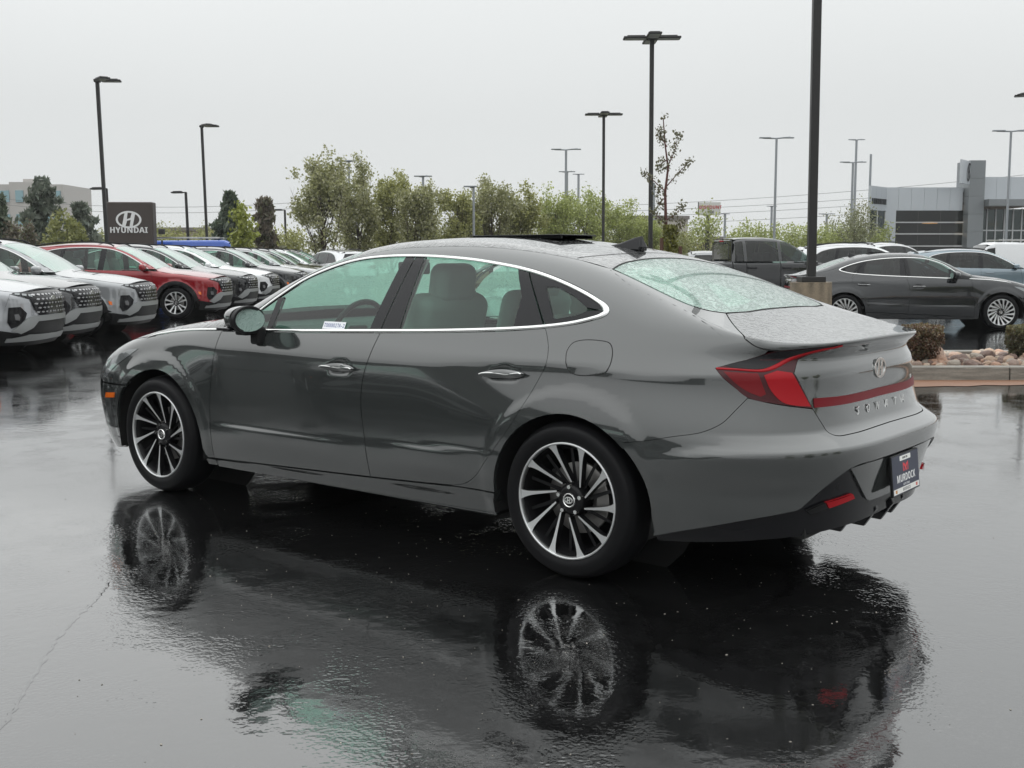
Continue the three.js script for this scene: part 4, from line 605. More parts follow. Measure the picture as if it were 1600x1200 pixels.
  part('emblem', once('suem', () => emblemGeo(0.085).rotateY(Math.PI / 2).translate(2.315, 0.765, 0)), M.chrome, root);
  for (const s of both) {
    const m = group('side_mirror', root); m.position.set(0.72, 1.12, s * 1.0); m.scale.z = s;
    part('mirror_cap', once('sumc', () => { const g = new RoundedBoxGeometry(0.13, 0.14, 0.22, 4, 0.055); return g; }), P.paint, m); part('mirror_arm', once('suma', () => box(0.08, 0.05, 0.16, 0.0, -0.06, -0.1, 0.01)), M.trim, m);
  }
  part('inner_shell', once('suin', () => { const a = (c) => arc(c, 0.44, -0.05, 3.19, 14); return mergeGeometries([panel(B, 'side', outline([[-1.86, 0.3], [UCs + 0.01, 0.32], [UCs + 0.01, 1.1], [-1.9, 1.1], [0.85, 1.0], [1.5, 0.95], [2.2, 0.8], [UFs - 0.01, 0.75], [UFs - 0.01, 0.3], [1.86, 0.3]], a(wx), [[0.9, 0.28], [-0.9, 0.28]], a(-wx)), { off: -0.03, step: 0.14, sides: both }), panel(B, 'top', mirrorZ([[1.0, 0], [0.95, 0.8], [1.7, 0.78], [2.05, 0.6], [2.12, 0]]), { off: -0.03, step: 0.2 })]); }), M.under, root);
  part('floor_pan', once('sufp', () => join([box(1.8, 0.08, 1.6, 0, 0.26, 0), box(0.6, 0.1, 1.0, wx, 0.32, 0), box(0.7, 0.1, 1.0, -wx, 0.32, 0), box(0.3, 0.1, 1.1, 2.0, 0.3, 0)])), M.under, root);
  for (const x of [wx, -wx]) for (const s of both) part('wheel_well', once('suww', () => { const g = new THREE.CylinderGeometry(0.43, 0.43, 0.42, 24, 1, true, Math.PI * 0.42, Math.PI * 1.16).rotateX(Math.PI / 2); return join([g, new THREE.CircleGeometry(0.43, 24).translate(0, 0, -0.2)]); }), M.under, root).applyMatrix4(new THREE.Matrix4().makeTranslation(x, 0.36, s * 0.69).multiply(new THREE.Matrix4().makeRotationY(s > 0 ? 0 : Math.PI)));
  part('headliner', once('suhd', () => panel(B, 'top', outline(kTop.slice(3).map(([x, z]) => [x, z - 0.01]), rev(kTop.slice(3)).map(([x, z]) => [x, -z + 0.01])), { off: -0.035, step: 0.2 })), M.liner, root);
  part('cabin', once('suca', () => join([box(2.9, 0.04, 1.5, -0.5, 0.5, 0), box(0.5, 0.5, 1.5, 0.75, 0.83, 0, 0.05), box(0.05, 0.7, 1.4, -1.95, 0.8, 0)])), M.cabin, root);
  for (const [x, z, w] of [[-0.2, 0.38, 0.5], [-0.2, -0.38, 0.5], [-1.05, 0, 1.3]]) part('seat', once('sust' + w, () => join([new RoundedBoxGeometry(0.16, 0.72, w, 3, 0.06).rotateZ(0.25).translate(-0.1, 0.95, 0), new RoundedBoxGeometry(0.12, 0.2, Math.min(w, 0.9) * 0.6, 3, 0.05).translate(-0.2, 1.37, 0)])), M.seat, root).position.set(x, 0, z);
  for (const x of [wx, -wx]) for (const s of both) makeWheel(P.wheel ?? 'five', 0.355, 0.238, root, [x, 0.353, s * 0.80], s > 0 ? 0 : Math.PI).rotation.z = 0.4 + x;
  return root;
}

// a fresh copy of a vehicle with its paint, and whatever else is named, swapped
function copyOf(src, name, swaps, label, category, pos, turn, grp) {
  const o = src.clone(); o.name = numbered(name); o.userData = { label, category }; if (grp) o.userData.group = grp; o.position.set(...pos); o.rotation.y = turn;
  o.traverse((m) => { if (m.isMesh) for (const [a, b] of swaps) if (m.material === a) m.material = b; }); scene.add(o); return o;
}
// ---- crew-cab pickup
const PUlow = (() => { const low = spl([[0.2, 0.86], [0.45, 0.95], [0.7, 0.985], [0.95, 0.985], [1.15, 0.975], [1.3, 0.95]]); return new Body({ W: (x, y) => low(y), T: (x, z) => lin([[-3, 1.30], [0.9, 1.30], [1.2, 1.27], [2.6, 1.20], [2.9, 1.12]])(x) - 0.03 * z * z, k: () => 0.04, rear: () => -2.95, front: spl([[0.3, 2.75], [0.6, 2.85], [1.0, 2.85], [1.3, 2.75]]), xA: -2.4, xB: 2.2, n: () => 8, nf: () => 4 }); })();
const PUcab = (() => { const Tc = spl([[1.5, 1.15], [1.25, 1.30], [0.8, 1.60], [0.4, 1.83], [0.15, 1.90], [-0.3, 1.935], [-0.9, 1.925], [-1.4, 1.88]]); return new Body({ W: (x, y) => 0.965 - 0.33 * (y - 1.25) - 0.1 * Math.max(0, y - 1.25) ** 2, T: (x, z) => Tc(x) - 0.07 * z * z, k: () => 0.1, rear: lin([[1.2, -1.30], [1.9, -1.18]]), front: () => 1.6, xA: -0.9, xB: 1.5, n: () => 6, nf: () => 3 }); })();
function makePickup(root, P) {
  const both = [1, -1], L = PUlow, C = PUcab, wx = 1.85, arc = (c, r, a0, a1, n = 14) => Array.from({ length: n + 1 }, (_, i) => { const a = lerp(a0, a1, i / n); return [c + r * Math.cos(a), 0.42 + r * Math.sin(a)]; });
  const skin = (n, k, poly, o = {}) => { for (const s of both) part(n, once('pu' + k + s, () => panel(L, 'side', poly(), { gap: 0.004, flange: 0.02, step: 0.1, sides: [s], ...o })), o.m ?? P.paint, root); };
  const UCp = -2.4 - 0.45 * Math.PI, UFp = 2.2 + 0.45 * Math.PI;
  skin('front_fender', 'ff', () => outline([[1.2, 0.35], [1.2, 1.24], [2.3, 1.19], [UFp - 0.001, 1.1], [UFp - 0.001, 0.45], [2.45, 0.42]], arc(wx, 0.5, 0.0, 3.1)));
  skin('front_door', 'fd', () => [[1.19, 0.4], [1.19, 1.27], [0.12, 1.28], [0.12, 0.4]]);
  skin('rear_door', 'rd', () => [[0.11, 0.4], [0.11, 1.28], [-0.85, 1.28], [-0.85, 0.4]]);
  skin('cab_corner', 'cc', () => [[-0.86, 0.4], [-0.86, 1.28], [-1.24, 1.28], [-1.24, 0.4]]);
  skin('bed_side', 'bd', () => outline([[-1.26, 0.45], [-1.26, 1.28], [UCp + 0.01, 1.28], [UCp + 0.01, 0.55], [-2.5, 0.5]], arc(-wx, 0.5, 3.1, 0.0)));
  for (const s of both) for (const x of [0.28, -0.7]) part('door_handle', once('puh' + s + x, () => ribbon(L, 'side', Array.from({ length: 7 }, (_, i) => [x + (i / 6 - 0.5) * 0.24, 1.1]), 0.05, { off: 0.004, height: 0.04, sides: [s] })), M.black, root);
  part('hood', once('puho', () => panel(L, 'top', mirrorZ([[1.22, 0], [1.22, 0.90], [2.2, 0.88], [2.65, 0.7], [2.72, 0]]), { step: 0.15 })), P.paint, root);
  part('bed_floor', once('pubf', () => join([box(1.6, 0.05, 1.5, -2.1, 0.85, 0), box(0.05, 0.45, 1.7, -1.27, 1.05, 0)])), M.trim, root);
  part('tailgate', once('putg', () => box(0.05, 0.55, 1.7, -2.92, 1.0, 0, 0.02)), P.paint, root);
  part('cab_roof', once('puro', () => panel(C, 'top', mirrorZ([[0.25, 0], [0.2, 0.66], [-0.5, 0.66], [-1.12, 0.65], [-1.16, 0]]), { step: 0.12 })), P.paint, root);
  const ks = (x, z) => { const p = C.top(x, z); return [p.x, p.y]; };
  for (const s of both) {
    part('cab_pillars', once('pupl' + s, () => mergeGeometries([
      panel(C, 'side', outline([[1.18, 1.27], [0.3, 1.80], [-0.85, 1.83], [-1.16, 1.78], [-1.16, 1.27], [-1.25, 1.27], [-1.25, 1.80], [-1.12, 1.86]], [ks(-0.5, 0.66), ks(0.2, 0.66), ks(0.8, 0.72), ks(1.25, 0.76)]), { step: 0.15, sides: [s] }),
      panel(C, 'side', [[0.16, 1.275], [0.06, 1.275], [0.06, 1.81], [0.16, 1.80]], { step: 0.2, sides: [s] }), panel(C, 'side', [[-0.83, 1.275], [-0.93, 1.275], [-0.93, 1.82], [-0.83, 1.83]], { step: 0.2, sides: [s] })])), P.paint, root);
    part('front_window', once('puwf' + s, () => panel(C, 'side', [[1.14, 1.275], [0.32, 1.79], [0.17, 1.80], [0.17, 1.275]], { off: -0.006, step: 0.15, sides: [s] })), M.darkGlass, root);
    part('rear_window', once('puwr' + s, () => panel(C, 'side', [[0.05, 1.275], [0.05, 1.81], [-0.82, 1.83], [-0.82, 1.275]], { off: -0.006, step: 0.15, sides: [s] })), M.darkGlass, root);
    part('quarter_window', once('puwq' + s, () => panel(C, 'side', [[-0.94, 1.275], [-0.94, 1.82], [-1.15, 1.78], [-1.15, 1.275]], { off: -0.006, step: 0.15, sides: [s] })), M.darkGlass, root);
    const m = group('side_mirror', root); m.position.set(0.98, 1.38, s * 1.12); part('mirror_cap', once('pumc', () => box(0.14, 0.24, 0.2, 0, 0, 0, 0.05)), M.black, m); part('mirror_arm', once('puma' + s, () => box(0.06, 0.06, 0.2, 0, -0.05, -s * 0.15, 0.01)), M.trim, m);
  }
  part('windscreen', once('puws', () => panel(C, 'top', mirrorZ([[1.25, 0], [1.25, 0.76], [0.8, 0.715], [0.2, 0.655], [0.25, 0]]), { off: -0.004, step: 0.15 })), M.glass, root);
  part('back_window', once('pubw', () => join([box(0.01, 0.42, 1.16, -1.245, 1.54, 0)])), M.backGlass, root);
  part('back_panel', once('pubp', () => join([box(0.02, 0.56, 0.2, -1.23, 1.52, 0.68), box(0.02, 0.56, 0.2, -1.23, 1.52, -0.68), box(0.06, 0.09, 1.3, -1.21, 1.81, 0, 0.02)])), P.paint, root);
  part('brake_light', once('publ', () => box(0.02, 0.035, 0.3, -1.25, 1.83, 0, 0.006)), M.redBright, root);
  part('cabin', once('puca', () => join([box(2.2, 0.05, 1.6, 0, 0.8, 0), box(0.5, 0.4, 1.6, 1.0, 1.05, 0), box(0.2, 0.7, 1.5, -0.95, 1.1, 0, 0.05), box(0.2, 0.75, 0.5, 0.0, 1.15, 0.42, 0.05), box(0.2, 0.75, 0.5, 0.0, 1.15, -0.42, 0.05)])), M.cabin, root);
  part('floor_pan', once('pufp', () => box(5.2, 0.25, 1.4, 0, 0.5, 0)), M.under, root);
  for (const x of [wx, -wx]) for (const s of both) makeWheel('six', 0.41, 0.25, root, [x, 0.408, s * 0.86], s > 0 ? 0 : Math.PI);
  return root;
}
// ---- delivery van
function makeVan(root, P) {
  const B = once('vanBody', () => new Body({ W: (x, y) => 0.97 - 0.10 * Math.max(0, y - 1.0) ** 1.5 - 0.1 * Math.max(0, 0.4 - y), T: (x, z) => lin([[-3, 2.32], [0.9, 2.36], [1.25, 2.2], [1.9, 1.42], [2.5, 1.12], [2.8, 0.9]])(x) - 0.04 * z * z, k: () => 0.09, rear: () => -2.75, front: spl([[0.2, 2.6], [0.7, 2.7], [1.2, 2.6]]), xA: -2.3, xB: 2.1, n: () => 9, nf: () => 3.5 }));
  const both = [1, -1], U0 = -2.3 - 0.45 * Math.PI, U1 = 2.1 + 0.45 * Math.PI, arc = (c) => Array.from({ length: 13 }, (_, i) => { const a = 3.1 - i / 12 * 3.1; return [c + 0.42 * Math.cos(a), 0.36 + 0.42 * Math.sin(a)]; });
  for (const s of both) {
    part('body_side', once('vnb' + s, () => panel(B, 'side', outline([[U0 + 0.01, 0.35]], arc(-1.7), [[0.9, 0.35], [0.9, 2.2], [U0 + 0.01, 2.2]]), { step: 0.2, sides: [s] })), P.paint, root);
    part('front_door', once('vnd' + s, () => panel(B, 'side', outline([[0.91, 0.35], [1.2, 0.35]], arc(1.75).slice(0, 6), [[1.9, 0.8], [1.9, 1.2], [0.91, 1.2]]), { step: 0.2, gap: 0.003, sides: [s] })), P.paint, root);
    part('front_window', once('vnw' + s, () => panel(B, 'side', [[0.93, 1.22], [1.88, 1.22], [1.25, 2.0], [0.93, 2.05]], { step: 0.2, off: -0.002, sides: [s] })), M.darkGlass, root);
    part('front_wing', once('vnf' + s, () => panel(B, 'side', outline(arc(1.75).slice(6), [[U1 - 0.01, 0.35], [U1 - 0.01, 1.0], [1.91, 1.28], [1.91, 0.8]]), { step: 0.2, sides: [s] })), P.paint, root);
    part('roof_side', once('vnr' + s, () => panel(B, 'side', [[U0 + 0.01, 2.2], [0.9, 2.2], [0.91, 2.06], [1.25, 2.01], [1.9, 1.21], [1.95, 1.3], [1.3, 2.1], [0.9, 2.29], [U0 + 0.01, 2.28]], { step: 0.2, off: 0.001, sides: [s] })), P.paint, root);
  }
  part('roof', once('vnro', () => panel(B, 'top', mirrorZ([[1.2, 0], [1.15, 0.82], [0.9, 0.86], [-2.6, 0.86], [-2.7, 0]]), { step: 0.3 })), P.paint, root);
  part('windscreen', once('vnws', () => panel(B, 'top', mirrorZ([[1.98, 0], [1.9, 0.82], [1.25, 0.82], [1.22, 0]]), { step: 0.2, off: -0.002 })), M.darkGlass, root);
  part('bonnet', once('vnbo', () => panel(B, 'top', mirrorZ([[2.0, 0], [1.92, 0.85], [2.3, 0.75], [2.55, 0.4], [2.6, 0]]), { step: 0.2 })), P.paint, root);
  part('rear_doors', once('vnrd', () => box(0.04, 1.8, 1.8, -2.72, 1.3, 0, 0.01)), P.paint, root);
  part('roof_rack', once('vnrk', () => join([-2.4, -1.4, -0.4, 0.6].map((x) => box(0.05, 0.06, 1.6, x, 2.44, 0)).concat([box(3.2, 0.05, 0.05, -0.9, 2.47, 0.75), box(3.2, 0.05, 0.05, -0.9, 2.47, -0.75)]))), M.satin, root);
  part('floor_pan', once('vnfp', () => box(4.6, 0.3, 1.4, 0, 0.4, 0)), M.under, root);
  for (const x of [1.75, -1.7]) for (const s of both) makeWheel('six', 0.35, 0.21, root, [x, 0.348, s * 0.83], s > 0 ? 0 : Math.PI);
  return root;
}
// ---------------------------------------------------------------- the place
// a photo pixel and a known distance give a point
function pix(px, py, D) { const f = 1772.2, p = 0.111, v = (600 - py) / f, c = Math.cos(p), s = Math.sin(p), k = v * s + c; return [D * ((px - 800) / f) / k, 1.328 + D * (v * c - s) / k, -D]; }
const groundY = (x, z) => -0.05 * sst(17, 34, -z) * sst(1, 7, x);
// ---- wet asphalt
{
  const N = 1024, a = tileNoise(512, 21), b = tileNoise(256, 22), c = tileNoise(64, 23), d = tileNoise(16, 24), e = tileNoise(6, 25);
  const grit = dataTex(N, (u, v) => { const g = a(u * 512, v * 512), h = b(u * 256, v * 256), m = c(u * 64, v * 64), p = sst(0.35, 0.75, d(u * 16, v * 16)); return 0.5 + (0.10 * (g - 0.5) + 0.16 * (h - 0.5)) * lerp(0.6, 3.4, p) + 0.42 * (m - 0.5); });
  const rough = dataTex(N, (u, v) => { const p = 0.5 * d(u * 16, v * 16) + 0.5 * e(u * 6, v * 6), m = c(u * 64, v * 64); return 0.03 + 0.13 * sst(0.5, 0.8, p) + 0.03 * (m - 0.5); });
  const col = dataTex(N, (u, v) => { const g = a(u * 512, v * 512), m = c(u * 64, v * 64), p = e(u * 6, v * 6), k = 0.08 + 0.05 * (g - 0.5) + 0.03 * (m - 0.5) + 0.03 * (p - 0.5) + (g > 0.985 ? 0.22 : 0); return [k, k * 1.005, k * 1.02]; }, true);
  const m = phy({ color: 0xffffff, map: rep(col, 1 / 3.1), roughness: 1, roughnessMap: rep(rough, 1 / 13), bumpMap: rep(grit, 1 / 2.9), bumpScale: 0.0015, ior: 2.2, clearcoat: 0.55, clearcoatRoughness: 0.07 });
  const xs = [], zs = []; for (let i = -30; i <= 30; i++) { xs.push(Math.sign(i) * (Math.abs(i) * 1.2 + (Math.abs(i) / 30) ** 3 * 260)); zs.push(-18 + Math.sign(i) * (Math.abs(i) * 1.2 + (Math.abs(i) / 30) ** 3 * 300)); }
  const V = [], U = [], I = []; zs.forEach((z) => xs.forEach((x) => { V.push(x, groundY(x, z), z); U.push(x, z); }));
  const n = xs.length; for (let j = 0; j < n - 1; j++) for (let i = 0; i < n - 1; i++) { const k = j * n + i; I.push(k, k + n, k + 1, k + 1, k + n, k + n + 1); }
  const g = new THREE.BufferGeometry(); g.setAttribute('position', new THREE.BufferAttribute(new Float32Array(V), 3)); g.setAttribute('uv', new THREE.BufferAttribute(new Float32Array(U), 2)); g.setIndex(I); g.computeVertexNormals();
  setting('asphalt_ground', g, m);
  M.asphalt = m;
}
// ---- the joint between two lays of asphalt, low on the near side
{
  const r = rng(4), line = [[-1.66, -4.55], [-1.63, -4.37], [-1.605, -3.94], [-1.524, -3.475], [-1.449, -3.08], [-1.40, -2.5]].map(([x, z]) => new THREE.Vector3(x, 0, z)), c = new THREE.CatmullRomCurve3(line), V = [], I = [];
  const n = 90; for (let i = 0; i <= n; i++) { const p = c.getPoint(i / n), w = 0.002 + 0.004 * r(), h = 0.001 + 0.002 * r(), j = (r() - 0.5) * 0.012; V.push(p.x - w + j, 0.0005, p.z, p.x + j, h, p.z, p.x + w * 1.6 + j, 0.0005, p.z); }
  for (let i = 0; i < n; i++) for (let j = 0; j < 2; j++) { const k = i * 3 + j; I.push(k, k + 1, k + 3, k + 1, k + 4, k + 3); }
  const g = new THREE.BufferGeometry(); g.setAttribute('position', new THREE.BufferAttribute(new Float32Array(V), 3)); g.setIndex(I); g.computeVertexNormals(); setting('pavement_joint', g, M.asphalt);
}
// ---- loose grit
{
  const r = rng(31), g = new THREE.IcosahedronGeometry(1, 0), m = std({ color: 0xffffff, roughness: 0.6 }), n = 420, im = new THREE.InstancedMesh(g, m, n), o = new THREE.Object3D(), c = new THREE.Color();
  for (let i = 0; i < n; i++) { const z = -2.4 - 5.5 * r(), x = (r() - 0.5) * 1.0 * -z * (r() < 0.6 ? 0.6 : 1), s = 0.0012 + 0.0028 * r() * r(); o.position.set(x, s * 0.3, z); o.scale.set(s * (1 + r()), s * 0.7, s); o.rotation.set(0, r() * 6, 0); o.updateMatrix(); im.setMatrixAt(i, o.matrix); const k = 0.15 + 0.4 * r() * r(); im.setColorAt(i, c.setRGB(k, k * 0.92, k * 0.8)); }
  im.name = 'gravel'; im.userData = { kind: 'stuff', label: 'tiny pale bits of grit lying on the wet asphalt', category: 'gravel' }; shadow(im); scene.add(im);
}
// ---- planted island: kerb, red soil, rocks
const concrete = (() => { const a = tileNoise(128, 41), b = tileNoise(16, 42); const t = dataTex(256, (u, v) => { const k = 0.56 + 0.10 * (a(u * 128, v * 128) - 0.5) + 0.16 * (b(u * 16, v * 16) - 0.5); return [k, k * 0.97, k * 0.91]; }, true); return std({ color: rgb(0.85, 0.85, 0.85), map: t, roughness: 0.42, bumpMap: rep(grainTex, 3), bumpScale: 0.002 }); })();
M.concrete = concrete;
{
  const x0 = 3.1, x1 = 17, z0 = -12.35, z1 = -14.45, w = 0.16, h = 0.15;
  const kerb = new THREE.Group(); kerb.name = 'kerb'; kerb.userData.kind = 'structure'; scene.add(kerb);
  const seg = (ax, az, bx, bz) => { const L = Math.hypot(bx - ax, bz - az), n = Math.max(1, Math.round(L / 2.4)); for (let i = 0; i < n; i++) { const l = L / n - 0.008, g = box(l, h + 0.1, w, 0, h / 2 - 0.05, 0, 0.018), o = part('kerb_stone', g, concrete, kerb), t = (i + 0.5) / n; o.position.set(lerp(ax, bx, t), 0, lerp(az, bz, t)); o.rotation.y = -Math.atan2(bz - az, bx - ax); } };
  seg(x0, z0, x1, z0); seg(x0, z1, x1, z1); seg(x0 - w / 2, z1 - w / 2, x0 - w / 2, z0 + w / 2);
  const soil = std({ color: rgb(0.17, 0.085, 0.05), roughness: 0.75, bumpMap: rep(grainTex, 1.2), bumpScale: 0.02 });
  setting('island_soil', box(x1 - x0, 0.1, Math.abs(z1 - z0) - w, (x0 + x1) / 2, 0.06, (z0 + z1) / 2), soil);
  // soil washed out along the gutter
  const s = new THREE.Shape(), r = rng(8); s.moveTo(x0 + 0.3, 0); for (let i = 0; i <= 60; i++) s.lineTo(x0 + 0.3 + i * 0.22, 0.50 + 0.16 * r() + 0.06 * Math.sin(i * 0.6)); s.lineTo(x1, 0);
  setting('washed_soil', new THREE.ShapeGeometry(s).rotateX(Math.PI / 2).translate(0, 0.004, z0 + w / 2 - 0.005), std({ color: rgb(0.23, 0.115, 0.065), roughness: 0.5, bumpMap: rep(grainTex, 2), bumpScale: 0.004 }));
}
// ---- rough grass under the far trees, and the small island that the sapling stands on
{
  const a = tileNoise(128, 51), b = tileNoise(16, 52), t = dataTex(256, (u, v) => { const k = a(u * 128, v * 128), m = b(u * 16, v * 16), g = 0.26 + 0.14 * (k - 0.5) + 0.10 * (m - 0.5); return [g * (1.0 + 0.15 * m), g * 1.05, g * 0.55]; }, true);
  const m = std({ map: rep(t, 0.4), roughness: 0.9, bumpMap: rep(grainTex, 0.8), bumpScale: 0.05 });
  for (const [x0, x1, z0, z1] of [[-10, 22, -54, -100], [-70, -20, -51, -140]]) { const g = box(x1 - x0, 0.24, z0 - z1, (x0 + x1) / 2, 0.0, (z0 + z1) / 2), uv = g.attributes.uv; for (let i = 0; i < uv.count; i++) uv.setXY(i, uv.getX(i) * (x1 - x0), uv.getY(i) * (z0 - z1)); setting('grass_verge', g, m); }
  const p = pix(1046, 402, 27), k = new THREE.Group(); k.name = 'kerb_ring'; k.userData.kind = 'structure'; scene.add(k);
  for (const [w, d, x, z] of [[2.4, 0.16, 0, 1.12], [2.4, 0.16, 0, -1.12], [0.16, 2.08, 1.12, 0], [0.16, 2.08, -1.12, 0]]) part('kerb_stone', box(w, 0.4, d, p[0] + x, -0.06, -27 + z, 0.018), concrete, k);
  setting('tree_pit_soil', box(2.08, 0.2, 2.08, p[0], 0.0, -27), std({ color: rgb(0.17, 0.09, 0.055), roughness: 0.8, bumpMap: rep(grainTex, 1), bumpScale: 0.02 }));
}
// ---------------------------------------------------------------- rocks and shrubs on the island
{
  const r = rng(55), geos = [0, 1, 2, 3, 4].map((k) => { const g = new THREE.IcosahedronGeometry(1, 1), a = g.attributes.position, v = new THREE.Vector3(); for (let i = 0; i < a.count; i++) { v.fromBufferAttribute(a, i); const n = 1 + 0.22 * noise3.noise(v.x * 1.3 + k * 9, v.y * 1.3, v.z * 1.3); a.setXYZ(i, v.x * n * (1 + 0.15 * k % 0.4), v.y * n * 0.62, v.z * n * 0.85); } g.computeVertexNormals(); return g; });
  const cols = [[0.55, 0.39, 0.28], [0.47, 0.31, 0.23], [0.34, 0.24, 0.19], [0.60, 0.48, 0.37], [0.24, 0.16, 0.13], [0.42, 0.36, 0.30], [0.54, 0.32, 0.22]], mats = cols.map((c) => std({ color: rgb(...c), roughness: 0.45, bumpMap: rep(grainTex, 2), bumpScale: 0.01 }));
  let n = 0; const rest = [];
  for (let i = 0; i < 1500; i++) {
    const x = 3.3 + 9.2 * r(), z = -12.52 - 1.75 * r(), s = 0.03 + 0.05 * r() * r() + (r() < 0.05 ? 0.04 : 0), y = 0.11 + s * 0.35 + 0.02 * r(), seen = x > 4.1 && x < 6.9 && z > -13.6, rot = [r() * 0.6, r() * 6.3, r() * 0.6], gi = Math.floor(r() * 5), mi = Math.floor(r() * 7);
    if (seen && n < 290) { n++; const o = solo('rock', geos[gi], mats[mi], 'rounded tan and pinkish rock lying in the kerbed island bed', 'rock', 'loose rocks in the kerbed island'); o.position.set(x, y, z); o.scale.setScalar(s); o.rotation.set(...rot); }
    else rest.push([x, y, z, s, rot, mi]);
  }
  const im = new THREE.InstancedMesh(geos[1], std({ color: 0xffffff, roughness: 0.45 }), rest.length), o = new THREE.Object3D(), c = new THREE.Color();
  rest.forEach(([x, y, z, s, rot, mi], i) => { o.position.set(x, y, z); o.scale.setScalar(s); o.rotation.set(...rot); o.updateMatrix(); im.setMatrixAt(i, o.matrix); im.setColorAt(i, c.setRGB(...cols[mi])); });
  im.name = 'rock_bed'; im.userData = { kind: 'stuff', label: 'bed of small tan river rocks filling the island', category: 'rocks' }; shadow(im); scene.add(im);
}
const leafMat = (o = {}) => phy({ color: 0xffffff, vertexColors: true, roughness: 0.7, transmission: 0.5, thickness: 0, side: THREE.DoubleSide, ...o });
M.leaf = leafMat();
M.bark = std({ color: rgb(0.07, 0.05, 0.04), roughness: 0.85, bumpMap: rep(grainTex, 2), bumpScale: 0.02 });
M.barkGrey = std({ color: rgb(0.10, 0.09, 0.08), roughness: 0.85, bumpMap: rep(grainTex, 2), bumpScale: 0.02 });
M.barkRed = std({ color: rgb(0.10, 0.035, 0.03), roughness: 0.7 });
class Leaves {   // many small bent leaf faces in one geometry
  constructor() { this.v = []; this.n = []; this.c = []; this.i = []; }
  add(p, s, col, r, long = 1.6, up = 0.3) {
    const d = new THREE.Vector3(r() - 0.5, r() - 0.5 + up, r() - 0.5).normalize(), e = new THREE.Vector3(r() - 0.5, r() - 0.5, r() - 0.5).cross(d).normalize(), q = d.clone().cross(e), k = this.v.length / 3;
    const P = [[0, -0.5, 0], [0.5, 0, 0.12], [0, 0.5, 0], [-0.5, 0, 0.12]];
    for (const [a, b, h] of P) { const w = p.clone().addScaledVector(e, a * s).addScaledVector(d, b * s * long).addScaledVector(q, h * s); this.v.push(w.x, w.y, w.z); const m = q.clone().addScaledVector(e, -a * 0.5).normalize(); this.n.push(m.x, m.y, m.z); this.c.push(col[0], col[1], col[2]); }
    this.i.push(k, k + 2, k + 1, k, k + 3, k + 2);
  }
  geo() { const g = new THREE.BufferGeometry(); g.setAttribute('position', new THREE.BufferAttribute(new Float32Array(this.v), 3)); g.setAttribute('normal', new THREE.BufferAttribute(new Float32Array(this.n), 3)); g.setAttribute('color', new THREE.BufferAttribute(new Float32Array(this.c), 3)); g.setIndex(this.i); return g; }
}
const vary = (pal, r) => { const a = pal[Math.floor(r() * pal.length)], k = 0.8 + 0.4 * r(); return [a[0] * k, a[1] * k, a[2] * k]; };
function shrub(name, label, cat, pos, rx, h, pal, n, seed, grp) {
  const r = rng(seed), t = thing(name, label, cat, pos, 0, grp), L = new Leaves(), st = [];
  for (let i = 0; i < 46; i++) { const a = r() * 6.28, q = Math.sqrt(r()), x = Math.cos(a) * rx * q * 0.9, z = Math.sin(a) * rx * q * 0.9; st.push(bar([x * 0.35, 0, z * 0.35], [x, h * (0.75 + 0.2 * r()), z], 0.006, 0.002, 4)); }
  for (let i = 0; i < n; i++) { const a = r() * 6.28, y = Math.pow(r(), 0.6), q = Math.pow(r(), 0.4), k = Math.sqrt(Math.min(1, 0.35 + 1.3 * y)) * (0.86 + 0.2 * noise3.noise(Math.cos(a) * 2 + seed, y * 3, Math.sin(a) * 2)); L.add(new THREE.Vector3(Math.cos(a) * rx * q * k, h * (0.05 + 0.97 * y * (1 - 0.08 * q)), Math.sin(a) * rx * q * k), 0.014 + 0.014 * r(), vary(y > 0.72 && r() < 0.6 ? pal.tip : pal.body, r), r, 1.5); }
  part('stems', join(st), M.bark, t); part('foliage', L.geo(), M.leaf, t); return t;
}
const shrubPal = { body: [[0.16, 0.085, 0.05], [0.18, 0.10, 0.06], [0.13, 0.11, 0.05]], tip: [[0.22, 0.19, 0.08], [0.25, 0.17, 0.085], [0.20, 0.12, 0.065]] };
shrub('shrub', 'low clipped brownish shrub beside the sedan tail on the rock island', 'shrub', [pix(1440, 560, 13.1)[0], 0.1, -13.1], 0.27, 0.47, shrubPal, 5200, 61, 'clipped shrubs on the island');
shrub('shrub', 'low clipped olive shrub in front of the charcoal sedan front wheel', 'shrub', [pix(1603, 550, 13.5)[0], 0.1, -13.5], 0.27, 0.44, { body: [[0.12, 0.09, 0.045], [0.11, 0.115, 0.05]], tip: [[0.20, 0.21, 0.08], [0.22, 0.19, 0.08]] }, 5200, 62, 'clipped shrubs on the island');
